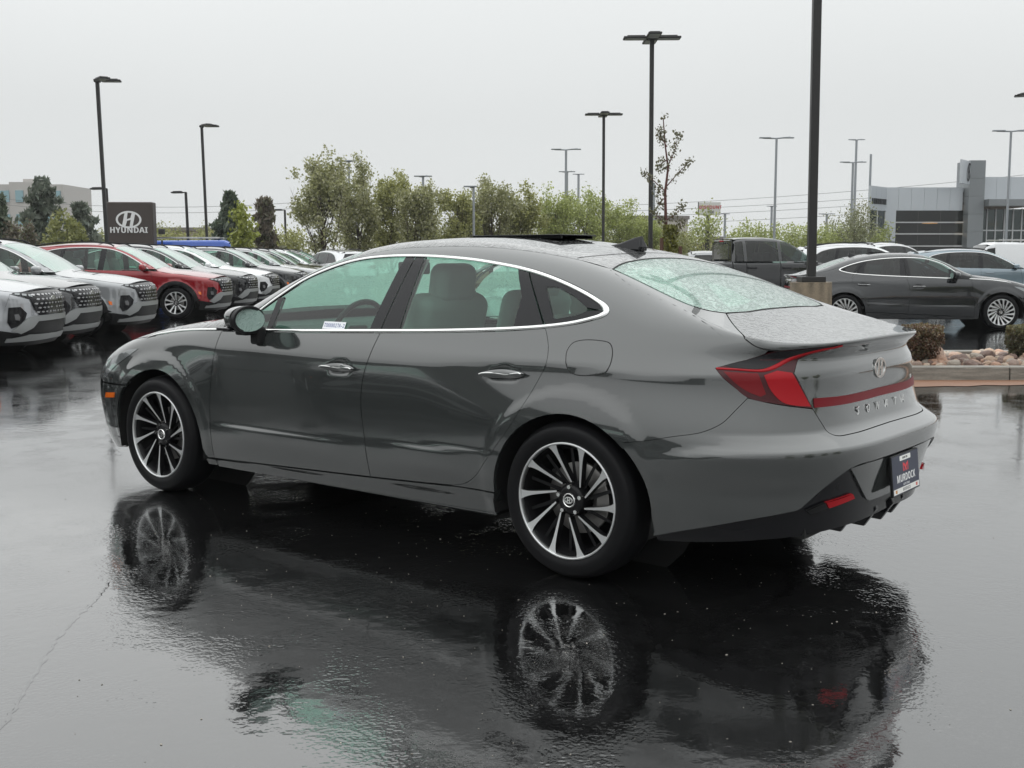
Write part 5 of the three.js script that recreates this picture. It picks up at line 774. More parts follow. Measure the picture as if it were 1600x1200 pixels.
// ---------------------------------------------------------------- trees
function limb(list, a, b, r0, r1, seg = 5) { list.push(bar(a.toArray(), b.toArray(), r0, r1, seg)); }
function broadleaf(name, label, pos, o) {
  const { h = 8, w = 3, base = 0.18, seed = 1, pal, leaf = 0.16, n = 3200, bark = M.bark, upright = 0.75, gaps = 0.5, limbs = 11, grp, spread = 0.55, cat = 'tree' } = o;
  const r = rng(seed), t = thing(name, label, cat, pos, r() * 6, grp), W = [], T = [], L = new Leaves(), tips = [];
  const top = new THREE.Vector3((r() - 0.5) * 0.2, h * 0.8, (r() - 0.5) * 0.2), R0 = h * 0.017;
  T.push(bar([0, -0.1, 0], [0, h * base, 0], R0 * 1.25, R0)); T.push(bar([0, h * base, 0], top.toArray(), R0, R0 * 0.2));
  const env = (y) => { const s = clamp((y - h * base * 0.7) / (h * (1.04 - base * 0.7))); return w * Math.pow(Math.sin(Math.PI * Math.pow(s, 0.8)), 0.6) + 0.1; };
  for (let i = 0; i < limbs; i++) {
    const y0 = lerp(h * base, h * 0.62, Math.pow(i / limbs, 1.1)), az = i * 2.4 + r(), len = h * lerp(0.62, 0.34, i / limbs) * (0.7 + 0.5 * r());
    let p = new THREE.Vector3(0, y0, 0), d = new THREE.Vector3(Math.cos(az) * (1 - upright), upright, Math.sin(az) * (1 - upright)).normalize(); const steps = 6; let rr = R0 * 0.5 * (1 - 0.5 * i / limbs);
    for (let s = 0; s < steps; s++) {
      const q = p.clone().addScaledVector(d, len / steps); const lim = env(q.y), hr = Math.hypot(q.x, q.z); if (hr > lim) { q.x *= lim / hr; q.z *= lim / hr; }
      limb(W, p, q, rr, rr * 0.75, 5); rr *= 0.75;
      if (s > 0) for (let k = 0; k < 3; k++) { const e = d.clone().add(new THREE.Vector3((r() - 0.5) * 1.7, (r() - 0.3) * 1.0, (r() - 0.5) * 1.7)).normalize(), m = q.clone().addScaledVector(e, h * 0.09 * (0.6 + r())), l2 = env(m.y), h2 = Math.hypot(m.x, m.z); if (h2 > l2) { m.x *= l2 / h2; m.z *= l2 / h2; } limb(W, q, m, rr * 0.5, rr * 0.15, 4); tips.push(m, q.clone().lerp(m, 0.5)); }
      d.add(new THREE.Vector3((r() - 0.5) * 0.3, 0.10, (r() - 0.5) * 0.3)).normalize(); p = q;
    }
    tips.push(p);
  }
  tips.push(top);
  const good = tips.filter((p) => noise3.noise(p.x * 0.9 + seed, p.y * 0.9, p.z * 0.9) > -gaps);
  for (let i = 0; i < n; i++) { const c = good[Math.floor(r() * good.length)], g = () => (r() + r() + r() - 1.5) * spread; const p = c.clone().add(new THREE.Vector3(g(), g(), g())); if (p.y < h * base * 0.6) continue; L.add(p, leaf * (0.6 + 0.8 * r()), vary(pal, r), r, 1.4); }
  part('trunk', join(T), bark, t); part('branches', join(W), bark, t); part('crown', L.geo(), M.leaf, t); return t;
}
function conifer(name, label, pos, o) {
  const { h = 8, w = 2.4, seed = 3, pal, n = 3600, leaf = 0.22, grp, ragged = 0.5, blunt = 0.9 } = o, r = rng(seed), t = thing(name, label, 'tree', pos, r() * 6, grp), L = new Leaves(), W = [];
  const T = [bar([0, -0.1, 0], [0, h * 0.97, 0], h * 0.02, h * 0.003)], whorls = Math.round(h * 3), arms = [];
  for (let i = 0; i < whorls; i++) { const s = (i + 0.5) / whorls, y = h * lerp(0.08, 0.98, s), R = w * Math.pow(1 - s, blunt) * (0.75 + ragged * (r() - 0.3)) + 0.08; for (let k = 0; k < 6; k++) { const az = r() * 6.28, e = R * (0.55 + 0.55 * r()), q = new THREE.Vector3(Math.cos(az) * e, y + e * (0.22 - 0.1 * (1 - s)), Math.sin(az) * e); limb(W, new THREE.Vector3(0, y, 0), q, 0.025, 0.008, 4); arms.push([new THREE.Vector3(0, y, 0), q]); } }
  for (let i = 0; i < n; i++) { const [a, b] = arms[Math.floor(r() * arms.length)], s = Math.pow(r(), 0.55), p = a.clone().lerp(b, s).add(new THREE.Vector3((r() - 0.5) * 0.34, (r() - 0.5) * 0.24, (r() - 0.5) * 0.34)); L.add(p, leaf * (0.5 + 0.7 * r()), vary(pal, r), r, 2.6, 0.5); }
  part('trunk', join(T), M.bark, t); part('branches', join(W), M.bark, t); part('crown', L.geo(), M.leaf, t); return t;
}
const PAL = {
  pear: [[0.33, 0.34, 0.14], [0.42, 0.42, 0.20], [0.25, 0.26, 0.11], [0.52, 0.51, 0.34]], pear2: [[0.36, 0.37, 0.12], [0.44, 0.44, 0.17], [0.28, 0.29, 0.10]],
  willow: [[0.40, 0.45, 0.13], [0.46, 0.50, 0.18], [0.33, 0.37, 0.13]], pine: [[0.13, 0.165, 0.12], [0.16, 0.19, 0.145], [0.21, 0.235, 0.18]], spruce: [[0.09, 0.13, 0.075], [0.12, 0.15, 0.09]],
  bush: [[0.27, 0.29, 0.09], [0.33, 0.34, 0.12]], lime: [[0.30, 0.34, 0.045], [0.34, 0.37, 0.07]], rust: [[0.16, 0.13, 0.09], [0.20, 0.16, 0.11], [0.17, 0.175, 0.09]], bloom: [[0.30, 0.31, 0.17], [0.36, 0.36, 0.24], [0.24, 0.26, 0.11]],
};
const standing = (px, D) => { const p = pix(px, 402, D); return [p[0], -0.05, p[2]]; };
const tallTo = (py, D) => pix(800, py, D)[1];
{
  const pears = [   // [px, top row, distance, half width px, seed, palette, label]
    [505, 241, 56, 50, 11, 'pear', 'tallest budding pear tree, its crown split in two lobes'], [560, 262, 60, 45, 12, 'pear', 'budding pear tree with the dark banner hung in its crown'], [612, 272, 63, 40, 13, 'pear2', 'olive budding pear tree filling the gap behind two taller ones'], [652, 280, 58, 40, 14, 'pear', 'spreading budding tree with a low fork and open twigs'],
    [716, 296, 62, 34, 15, 'pear2', 'narrow budding tree at the near end of the second clump'], [768, 279, 64, 42, 16, 'pear', 'tallest tree of the second olive clump behind the sedan roof'], [818, 300, 66, 36, 17, 'pear2', 'rounded olive tree closing the second clump beside the willow'],
  ];
  for (const [px, top, D, hw, seed, pal, label] of pears) broadleaf('pear_tree', label, standing(px, D), { h: tallTo(top, D), w: hw / 1772 * D * 1.4, seed, pal: PAL[pal], n: 9500, leaf: 0.095, gaps: 0.10, upright: 0.68, limbs: 17, spread: 0.34, base: 0.06, grp: 'budding trees behind the lot' });
  const wil = [[868, 296, 70, 40, 21, 'fresh green tree with the grey double lamp post standing before it'], [915, 300, 72, 44, 22, 'fresh green tree between two lamp posts, top bristling with twigs'], [968, 312, 74, 42, 23, 'fresh green tree just before the dark lamp post with four heads'], [1012, 338, 80, 34, 24, 'low fresh green tree behind the staked sapling']];
  for (const [px, top, D, hw, seed, label] of wil) broadleaf('willow_tree', label, standing(px, D), { h: tallTo(top, D), w: hw / 1772 * D * 1.5, seed, pal: PAL.willow, n: 6500, leaf: 0.095, gaps: 0.10, upright: 0.6, limbs: 16, spread: 0.4, grp: 'fresh green trees behind the lot' });
  broadleaf('bare_tree', 'thinly leaved tree under the red lettered pylon sign', standing(1103, 80), { h: tallTo(325, 80), w: 1.9, seed: 31, pal: PAL.willow, n: 900, leaf: 0.13, gaps: 0.1, upright: 0.6, limbs: 14, bark: M.barkGrey });
  broadleaf('blossom_tree', 'pale blossoming tree beside the grey showroom', standing(1335, 76), { h: tallTo(318, 76), w: 2.1, seed: 32, pal: PAL.bloom, n: 3000, leaf: 0.09, gaps: 0.15, upright: 0.55, limbs: 15, bark: M.barkGrey });
  const hedge = [[1165, 350, 84], [1205, 345, 86], [1248, 350, 84], [1290, 348, 85], [1312, 352, 80], [1362, 345, 88]];
  hedge.forEach(([px, top, D], i) => broadleaf('hedgerow_tree', 'low scrubby yellow green tree ' + ['behind the pickup cab', 'under the grey double-armed street light', 'beside the thick dark lamp post', 'behind the white crossover roof bars', 'under the small double street light', 'against the showroom corner'][i], standing(px, D), { h: tallTo(top, D), w: 1.9, seed: 41 + i, pal: PAL.willow, n: 3000, leaf: 0.11, upright: 0.5, limbs: 9, base: 0.05, spread: 0.6, grp: 'scrubby trees of the far hedgerow' }));
  const low = [[448, 350, 75], [590, 348, 85], [690, 340, 88], [745, 345, 84], [845, 340, 90], [420, 356, 90], [262, 352, 80], [232, 348, 95], [300, 350, 100], [330, 352, 95], [150, 352, 90], [40, 350, 100], [880, 350, 95], [940, 348, 100], [1045, 352, 95], [1080, 355, 100]];
  low.forEach(([px, top, D], i) => broadleaf('roadside_bush', 'loose yellowish roadside bush ' + ['beside the tallest pear tree', 'under the olive pear tree', 'in the gap between the two olive clumps', 'under the second olive clump', 'between the second clump and the fresh green trees', 'at the foot of the rust brown conifer', 'beside the small dark cabinet', 'directly behind the brown slab sign', 'below the short lamp post near the blue van', 'behind the blue van', 'between the shorter pine and the brown sign', 'in front of the office block', 'under the grey double-armed street light', 'behind the lamp post with winged heads', 'behind the sapling trunk', 'beside the sapling stakes'][i], standing(px, D), { h: tallTo(top, D), w: 2.2, seed: 81 + i, pal: i % 3 ? PAL.bush : PAL.pear2, n: 2600, leaf: 0.13, upright: 0.4, limbs: 8, base: 0.03, spread: 0.65, cat: 'bush', grp: 'loose bushes along the far road' }));
  conifer('pine_tree', 'tall broad dark pine before the pale office block', standing(70, 66), { h: tallTo(276, 66), w: 1.85, seed: 51, pal: PAL.pine, blunt: 0.55, n: 5200, ragged: 0.6 });
  conifer('pine_tree', 'shorter dark pine beside the brown brand sign', standing(130, 68), { h: tallTo(316, 68), w: 1.5, seed: 52, pal: PAL.pine, blunt: 0.55, n: 3200, ragged: 0.7 });
  conifer('pine_tree', 'dark pine cut off by the picture edge', standing(2, 60), { h: tallTo(302, 60), w: 1.1, seed: 53, pal: PAL.spruce, blunt: 0.7, n: 2600 });
  conifer('spruce_tree', 'dark green spruce behind the small lime tree', standing(362, 62), { h: tallTo(298, 62), w: 1.35, seed: 54, pal: PAL.spruce, blunt: 0.75, n: 4200, ragged: 0.8 });
  conifer('spruce_tree', 'rust brown thinning conifer behind the parked row', standing(415, 64), { h: tallTo(308, 64), w: 1.2, seed: 55, pal: PAL.rust, blunt: 0.7, n: 2600, ragged: 0.8 });
  broadleaf('young_tree', 'small bright lime tree in front of the spruce', standing(378, 52), { h: tallTo(326, 52), w: 0.62, seed: 56, pal: PAL.lime, n: 1500, leaf: 0.13, upright: 0.9, limbs: 7, base: 0.1, spread: 0.3, gaps: 0.3 });
  broadleaf('round_bush', 'round olive bush between the two pines', standing(104, 58), { h: tallTo(334, 58), w: 0.85, seed: 57, pal: PAL.bush, n: 2200, leaf: 0.12, upright: 0.6, limbs: 9, base: 0.05, spread: 0.28, gaps: 0.8, cat: 'bush' });
  broadleaf('round_bush', 'small brownish bush left in front of the office block', standing(30, 60), { h: tallTo(338, 60), w: 0.75, seed: 58, pal: PAL.rust, n: 1500, leaf: 0.12, upright: 0.6, limbs: 8, base: 0.05, spread: 0.28, gaps: 0.8, cat: 'bush' });
  // the staked sapling
  const D = 27, sp = standing(1046, D), r = rng(71), t = thing('sapling', 'young reddish sapling with few leaves held by two stakes', 'tree', sp, 0), L = new Leaves(), W = [];
  const P = (px, py) => { const q = pix(px, py, D); return new THREE.Vector3(q[0] - sp[0], q[1] - sp[1], (r() - 0.5) * 0.25); };
  const trunk = [P(1046, 470), P(1044, 400), P(1040, 340), P(1039, 300), P(1044, 262), P(1040, 225), P(1037, 184)], T = [];
  for (let i = 0; i < trunk.length - 1; i++) T.push(bar(trunk[i].toArray(), trunk[i + 1].toArray(), lerp(0.05, 0.012, i / 6), lerp(0.05, 0.012, (i + 1) / 6), 7));
  const arms = [[1038, 295, 1062, 268, 1078, 252], [1037, 298, 1020, 282, 1008, 270], [1044, 258, 1054, 235, 1059, 212], [1041, 230, 1033, 215, 1032, 205], [1039, 345, 1055, 335, 1067, 322], [1041, 352, 1028, 338, 1022, 330], [1038, 310, 1030, 320, 1026, 300], [1044, 385, 1060, 360, 1066, 345], [1042, 250, 1034, 255, 1032, 262]];
  const pts = trunk.slice(3);
  for (const a of arms) { const A = P(a[0], a[1]), B = P(a[2], a[3]), C = P(a[4], a[5]); limb(W, A, B, 0.016, 0.010); limb(W, B, C, 0.010, 0.004); pts.push(B, C, C, A.clone().lerp(B, 0.5), B.clone().lerp(C, 0.5)); }
  for (let i = 0; i < 900; i++) { const c = pts[Math.floor(r() * pts.length)]; L.add(c.clone().add(new THREE.Vector3((r() + r() - 1) * 0.13, (r() + r() - 1) * 0.16, (r() + r() - 1) * 0.13)), 0.03 + 0.03 * r(), vary([[0.16, 0.16, 0.08], [0.12, 0.11, 0.05], [0.20, 0.19, 0.12]], r), r); }
  for (let i = 0; i < 500; i++) { const q = P(1047 + (r() - 0.5) * 22, 392 - 40 * r()); L.add(q, 0.05 + 0.03 * r(), vary([[0.25, 0.25, 0.03], [0.20, 0.21, 0.04]], r), r); }
  part('trunk', join(T), M.barkRed, t); part('branches', join(W), M.barkRed, t); part('crown', L.geo(), M.leaf, t);
  const stake = std({ color: rgb(0.09, 0.045, 0.03), roughness: 0.8 });
  for (const [px, top] of [[1033, 372], [1062, 385]]) { const a = pix(px, 480, D), b = pix(px, top, D); part('stake', bar([a[0] - sp[0], 0, 0.1], [b[0] - sp[0], b[1] - sp[1], 0.1], 0.045, 0.045, 8), stake, t); }
}
// ---------------------------------------------------------------- the hero and the other vehicles
const plateTex = canvasTex(512, 264, (c, w, h) => {
  c.fillStyle = '#0d1b3a'; c.fillRect(0, 0, w, h); c.fillStyle = '#f3f3ee'; c.beginPath(); c.roundRect(150, 8, 212, 34, 8); c.fill(); c.fillStyle = '#22252c'; c.textAlign = 'center'; for (const [x, l] of [[206, 16], [226, 10], [240, 18], [268, 12], [284, 16]]) c.fillRect(x, 18, l, 14);
  c.strokeStyle = '#e02030'; c.lineWidth = 13; c.lineJoin = 'round'; c.beginPath(); c.moveTo(212, 118); c.lineTo(212, 62); c.lineTo(256, 98); c.lineTo(300, 62); c.lineTo(300, 118); c.moveTo(234, 118); c.lineTo(278, 66); c.moveTo(278, 118); c.lineTo(234, 66); c.stroke();
  c.fillStyle = '#f4f4f2'; c.font = 'bold 72px sans-serif'; c.fillText('MURDOCK', w / 2, 186, 400); c.font = 'bold 22px sans-serif'; c.fillText('AUTO TEAM', w / 2, 214); c.fillStyle = '#efeeea'; c.fillRect(8, 222, w - 16, 38); c.fillStyle = '#3a3f48'; c.font = 'bold 30px sans-serif'; c.fillText('MURDOCK', w / 2, 252); c.fillStyle = '#c98a3a'; c.fillRect(40, 230, 34, 22); c.fillStyle = '#d06050'; c.fillRect(w - 74, 230, 34, 22);
});
M.pier0 = std({ color: rgb(0.16, 0.165, 0.165), roughness: 0.6 });
const heroPaint = paint(0.045, 0.0495, 0.049, { ior: 1.8 }), heroWet = beads(heroPaint);
const wetSky = M.wetGlass;
M.mirrorGlass = phy({ color: rgb(0.20, 0.30, 0.265), metalness: 0.2, roughness: 0.18, ior: 2.0, bumpMap: rep(beadTex, 3), bumpScale: 0.002 });
const hero = thing('sedan', 'mid grey four-door sedan with machined ten-spoke wheels standing alone on wet asphalt', 'car', [-0.325, 0, -6.186], 2.472);
makeSedan(hero, { paint: heroPaint, wet: heroWet, plate: std({ map: plateTex, roughness: 0.35 }), sideGlass: M.glass, farGlass: M.wetPane, mirror: M.mirrorGlass, wheel: 'ten', rim: 0.243 });
{   // stock tag in the driver's window, paint dots on the wheels
  const t = canvasTex(256, 64, (c, w, h) => { c.fillStyle = '#eef0f4'; c.fillRect(0, 0, w, h); c.fillStyle = '#3b4a86'; c.font = 'bold 44px monospace'; c.textAlign = 'center'; c.fillText('T0888027A-2', w / 2, 47, 240); });
  const q = SD.side(0.03, 0.998), n = SD.grad(q), tag = part('stock_tag', new THREE.PlaneGeometry(0.155, 0.04), std({ map: t, roughness: 0.6 }), hero); tag.position.set(q.x, q.y, -q.z - 0.003); tag.rotation.set(-0.45, Math.PI, 0, 'YXZ');
}
const charcoal = paint(0.014, 0.016, 0.019, { ior: 1.5 }), charcoalWet = beads(charcoal);
const sedan2 = thing('sedan', 'charcoal fastback sedan with silver turbine wheels parked side-on behind the island shrubs', 'car', [7.75, groundY(7.75, -22.1) + 0.0, -22.1], -0.10);
makeSedan(sedan2, { paint: charcoal, wet: charcoalWet, plate: std({ color: rgb(0.7, 0.7, 0.7) }), sideGlass: M.darkGlass, mirror: M.mirrorGlass, wheel: 'turbine', rim: 0.243 });

// ---- the row of crossovers, noses towards the driving lane
const colours = { silver: paint(0.30, 0.31, 0.32, { ior: 1.7 }), pale: paint(0.38, 0.39, 0.41, { ior: 1.7 }), grey: paint(0.04, 0.042, 0.045, { ior: 1.7 }), dark: paint(0.008, 0.009, 0.011, { ior: 1.5 }), red: paint(0.27, 0.007, 0.014, { ior: 1.5 }), white: paint(0.78, 0.79, 0.80, { metalness: 0.0, ior: 1.5 }), blue: paint(0.17, 0.235, 0.28) };
const rowGroup = 'crossovers parked nose-out in one row';
const first = thing('crossover', 'red crossover whose whole side shows beside an empty bay', 'car', [0, 0, 0], 0, rowGroup);
makeCrossover(first, { paint: colours.red, glass: M.glass });
const bays = { 0: [6.2, 15.3], 1: [6.47, 17.5], 2: [6.36, 20.0], 4: [6.33, 25.4], 5: [6.36, 28.2], 6: [6.40, 31.0], 7: [6.29, 35.0] };
const bay = (k) => { const [x, z] = bays[k] ?? [6.35, 15.3 + 2.75 * k]; return [-x - 2.32, 0, -z]; };
first.position.set(...bay(4)); first.rotation.y = 0.02;
const inRow = (k, c, label, turn = 0) => copyOf(first, 'crossover', [[colours.red, colours[c]]], label, 'car', bay(k), turn, rowGroup);
inRow(0, 'pale', 'pale silver crossover cut off by the picture edge at the near end of the row', 0.03);
inRow(1, 'grey', 'dark grey crossover squeezed between two silver ones', 0.02);
inRow(2, 'silver', 'silver crossover with an amber side marker beside the empty bay', 0.02);
inRow(5, 'dark', 'black crossover directly behind the red one');
inRow(6, 'white', 'white crossover between the black and the dark grey ones');
inRow(7, 'grey', 'dark grey crossover behind the white one, hood over its amber marker');
inRow(8.5, 'silver', 'silver crossover whose windscreen shows past the dark grey one');
inRow(9.5, 'dark', 'black crossover deep in the row near the sedan windscreen');
inRow(10.5, 'white', 'white crossover at the far end of the row beyond the sedan hood');
inRow(11.5, 'dark', 'black crossover at the very end of the row');
// the same row goes on towards and past the camera; the sedan's doors mirror it
[[-1, 'grey', 'dark grey'], [-2, 'dark', 'black'], [-3, 'silver', 'silver'], [-4, 'dark', 'second black'], [-5, 'grey', 'second dark grey']].forEach(([k, c, w]) => inRow(k, c, w + ' crossover of the row seen only mirrored in the sedan doors'));
{ const t = thing('added_building', 'long dark building added out of view, mirrored as a band along the sedan doors', 'building', [-34, 0, 13], 0), wall = std({ color: rgb(0.12, 0.122, 0.118), roughness: 0.7 }); part('wall', box(12, 6.4, 72, -6, 3.2, 0), wall, t); part('roof_edge', box(12.6, 0.5, 72.6, -6, 6.5, 0), M.trim, t); for (let i = 0; i < 14; i++) part('bay_door', box(0.1, 3.4, 3.6, 0.06, 1.75, -32 + i * 4.8), M.pier0, t); }  // unseen building added to darken the band the doors reflect
copyOf(first, 'crossover', [[colours.red, colours.white], [M.glass, M.darkGlass]], 'white crossover showing its tail and one red lamp beyond the row', 'car', [pix(520, 400, 47)[0], 0, -47], 2.2);
const blueSuv = copyOf(first, 'crossover', [[colours.red, colours.blue], [M.glass, M.darkGlass]], 'light blue crossover with roof bars behind the charcoal sedan', 'car', [pix(1532, 402, 35)[0], -0.05, -35], -0.12); blueSuv.scale.set(1.06, 1.0, 1.03);
const whiteSuv = copyOf(first, 'crossover', [[colours.red, colours.white], [M.glass, M.darkGlass]], 'white crossover with black roof bars behind the lamp post', 'car', [pix(1358, 402, 36)[0], -0.05, -36], -0.05); whiteSuv.scale.setScalar(1.1);
copyOf(first, 'crossover', [[colours.red, colours.white], [M.glass, M.darkGlass]], 'white crossover tail peeking over the charcoal sedan roof', 'car', [pix(1392, 402, 44)[0], -0.05, -44], 0.5).scale.setScalar(1.18);
copyOf(first, 'crossover', [[colours.red, colours.silver], [M.glass, M.darkGlass]], 'silver car just visible between the rear window and the pickup', 'car', [pix(1098, 402, 47)[0], -0.05, -47], 1.5);
const pickupPaint = paint(0.009, 0.010, 0.012, { ior: 1.45 });
const pickup = thing('pickup_truck', 'dark grey crew-cab pickup with a red high brake light behind the rear window', 'truck', [pix(1160, 402, 30)[0] + 1.0, -0.05, -32], 0.16);
makePickup(pickup, { paint: pickupPaint });
const vanBlue = phy({ color: rgb(0.02, 0.10, 0.50), roughness: 0.35, clearcoat: 1 }), vanWhite = colours.white;
const van = thing('delivery_van', 'blue van with a roof rack behind the red crossover', 'van', [pix(326, 402, 58)[0], -0.14, -58], 0.1); makeVan(van, { paint: vanBlue });
copyOf(van, 'delivery_van', [[vanBlue, vanWhite]], 'white van in front of the showroom glass', 'van', [pix(1572, 402, 52)[0], -0.05, -52], Math.PI).scale.set(0.95, 0.88, 0.95);

// ---------------------------------------------------------------- lamp posts
const bronze = std({ color: rgb(0.028, 0.027, 0.027), roughness: 0.45, metalness: 0.3 }), galv = std({ color: rgb(0.30, 0.32, 0.34), roughness: 0.5, metalness: 0.4 }), led = std({ color: rgb(0.35, 0.36, 0.34), roughness: 0.4 });
function lampHead(t, x, y, z, turn, m, w = 0.82, d = 0.46) {
  const g = group('lamp_head', t); g.position.set(x, y, z); g.rotation.y = turn;
  part('housing', once('lh' + w, () => join([box(w, 0.07, d, w / 2 + 0.16, 0, 0, 0.02), box(w * 0.75, 0.05, d * 0.75, w / 2 + 0.14, 0.05, 0, 0.01), box(0.22, 0.05, 0.07, 0.09, 0, 0)])), m, g); part('lens', once('ll' + w, () => box(w * 0.86, 0.012, d * 0.8, w / 2 + 0.16, -0.04, 0)), led, g); return g;
}
function darkPost(px, D, H, heads, label, lean = 0, foot = false) {
  const p = pix(px, 402, D), t = thing('lamp_post', label, 'lamp post', [p[0], groundY(p[0], -D) - 0.02, -D], 0, 'dark lamp posts in the lot'); t.rotation.z = lean;
  part('pole', once('dp' + H, () => box(0.145, H, 0.145, 0, H / 2, 0, 0.02)), bronze, t); part('pole_top', once('dpt', () => box(0.24, 0.10, 0.24, 0, 0, 0, 0.02)), bronze, t).position.y = H;
  for (const a of heads) lampHead(t, 0, H + 0.02, 0, a, bronze);
  if (foot) { const f = part('concrete_base', new THREE.CylinderGeometry(0.36, 0.37, 0.92, 28).translate(0, 0.46, 0), M.pier, t); part('base_cover', box(0.42, 0.10, 0.42, 0, 0.97, 0, 0.015), bronze, t); }
  return t;
}
M.pier = (() => { const a = tileNoise(128, 43), b = tileNoise(24, 44); const t = dataTex(256, (u, v) => { const s = b(u * 24, v * 3), k = 0.50 + 0.10 * (a(u * 128, v * 128) - 0.5) + 0.18 * (s - 0.5); return [k, k * 0.9, k * 0.76]; }, true); return std({ map: t, roughness: 0.6, bumpMap: rep(grainTex, 2), bumpScale: 0.004 }); })();
darkPost(1269, 20.2, 10.2, [0.3, 1.87, 3.44], 'thick dark lamp post on a round concrete base rising out of the picture', 0.008, true);
darkPost(1016.5, 40, 8.85, [0, Math.PI, Math.PI / 2, -Math.PI / 2], 'dark lamp post with four flat heads above the sapling', 0.006);
darkPost(942.5, 60.5, 8.8, [0, Math.PI, Math.PI / 2, -Math.PI / 2], 'dark lamp post with heads spread like wings before the fresh green trees', 0.004);
darkPost(169.5, 50, 8.9, [0.2, -0.9], 'dark lamp post with two heads in front of the brown brand sign', 0.021);
darkPost(325.5, 67, 8.9, [0.15, -0.8], 'dark lamp post with two heads beside the blue van', 0.018);
darkPost(1608, 54, 8.9, [2.8, 3.5], 'dark lamp post whose head just enters the picture above the showroom', 0);
const smallPost = (px, top, D, label, lean = 0) => { const p = pix(px, top, D), t = thing('lamp_post', label, 'lamp post', [p[0], -0.05, -D], 0, 'short dark lamp posts along the street'); t.rotation.z = lean; const H = p[1]; part('pole', bar([0, 0, 0], [0, H, 0], 0.09, 0.075, 8), bronze, t); lampHead(t, 0, H, 0, Math.PI, bronze, 0.6, 0.4); };
smallPost(169, 293, 57, 'short dark lamp post half hidden by the taller one at the brand sign', 0.02); smallPost(293, 299, 62, 'short dark lamp post between the brand sign and the blue van', 0.02); smallPost(446, 327, 80, 'small dark lamp post by the first pear tree', 0.01);
function greyPost(px, top, D, arm, label, heads = 2, lean = 0) {
  const p = pix(px, top, D), t = thing('street_light', label, 'street light', [p[0], -0.05, -D], 0, 'grey street lights beyond the lot'); t.rotation.z = lean; const H = p[1];
  part('pole', bar([0, 0, 0], [0, H, 0], D * 0.00125, D * 0.0010, 8), galv, t);
  if (heads) part('cross_arm', once('ga' + arm + heads, () => heads === 2 ? join([bar([-arm, 0.02, 0], [0, 0, 0], 0.05, 0.05, 6), bar([arm, 0.08, 0], [0, 0, 0], 0.05, 0.05, 6)]) : bar([-arm, 0, 0], [0, 0, 0], 0.05, 0.05, 6)), galv, t).position.y = H;
  if (heads) for (const s of heads === 2 ? [-1, 1] : [-1]) part('lamp_head', once('gh', () => box(0.7, 0.07, 0.3, 0, 0, 0, 0.02)), galv, t).position.set(s * arm * 0.85, H + 0.04, 0);
}
greyPost(884.5, 233, 80, 0.8, 'grey double-armed street light before the fresh green tree'); greyPost(1213.5, 215, 72, 0.85, 'grey double-armed street light between the pickup and the lamp post'); greyPost(1580, 204, 68, 0.85, 'grey double-armed street light in front of the showroom');
greyPost(1333, 253, 88, 0.75, 'grey double-armed street light by the blossoming tree'); greyPost(1338.5, 218, 110, 0.5, 'tall thin grey mast with a lamp cluster behind the blossoming tree'); greyPost(1361, 240, 100, 0, 'bare grey mast beside the showroom corner', 0);
greyPost(545, 251, 64, 0.4, 'grey street light rising out of the pear trees'); greyPost(661, 275, 72, 0.25, 'grey street light behind the low forked tree', 2); greyPost(740, 291, 60, 0.2, 'thin pale street light before the second clump', 1); greyPost(793, 302, 66, 0.2, 'thin pale street light among the olive trees', 1);
greyPost(886, 268, 96, 0.4, 'far grey street light directly behind the nearer double one', 2); greyPost(904, 272, 120, 0.3, 'faint grey street light over the fresh green trees', 2); greyPost(1022, 285, 110, 0, 'thin wooden pole behind the sapling', 0); greyPost(1206, 322, 120, 0.2, 'low grey street light over the hedgerow', 2); greyPost(1292, 334, 110, 0.5, 'small double street light in the hedgerow gap', 2); greyPost(1133, 334, 120, 0.15, 'small far street light beside the pylon sign', 2);
{ const p = pix(533, 318, 62), t = solo('street_banner', join([box(0.42, 0.75, 0.04, 0, 0, 0, 0.01)]), std({ color: rgb(0.012, 0.05, 0.06), roughness: 0.7 }), 'dark teal banner hung on the street light among the pear trees', 'banner'); t.position.set(p[0], p[1] + 0.3, p[2] + 1.4); }

// ---------------------------------------------------------------- signs
{
  const D = 55, p = pix(208, 402, D), top = pix(208, 316, D)[1], w = 70 / 1772 * D, t = thing('monument_sign', 'brown slab sign with a white oval emblem over capital lettering', 'sign', [p[0], -0.1, -D], 0.06), brown = std({ color: rgb(0.060, 0.047, 0.042), roughness: 0.45, metalness: 0.2 }), white = std({ color: rgb(0.75, 0.75, 0.75), roughness: 0.4 });
  part('slab', box(w, top + 0.1, 0.7, 0, (top + 0.1) / 2, 0, 0.06), brown, t);
  const row = (py) => pix(208, py, D)[1] + 0.1;
  part('emblem', emblemGeo(0.60).translate(-0.05, row(343.5), 0.36), white, t);
  part('lettering', textGeo('HYUNDAI', 0.27, 0.03).scale(1.06, 1, 1).translate(-0.05, row(364), 0.355), white, t);
}
{ const D = 52, p = pix(254, 402, D), t = thing('post_box', 'small dark cabinet on a post beside the brown sign', 'cabinet', [p[0], 0, -D]); part('post', bar([0, 0, 0], [0, 2.1, 0], 0.04, 0.04, 6), bronze, t); part('cabinet', box(0.26, 0.24, 0.2, 0, pix(254, 362, D)[1], 0, 0.02), bronze, t); }
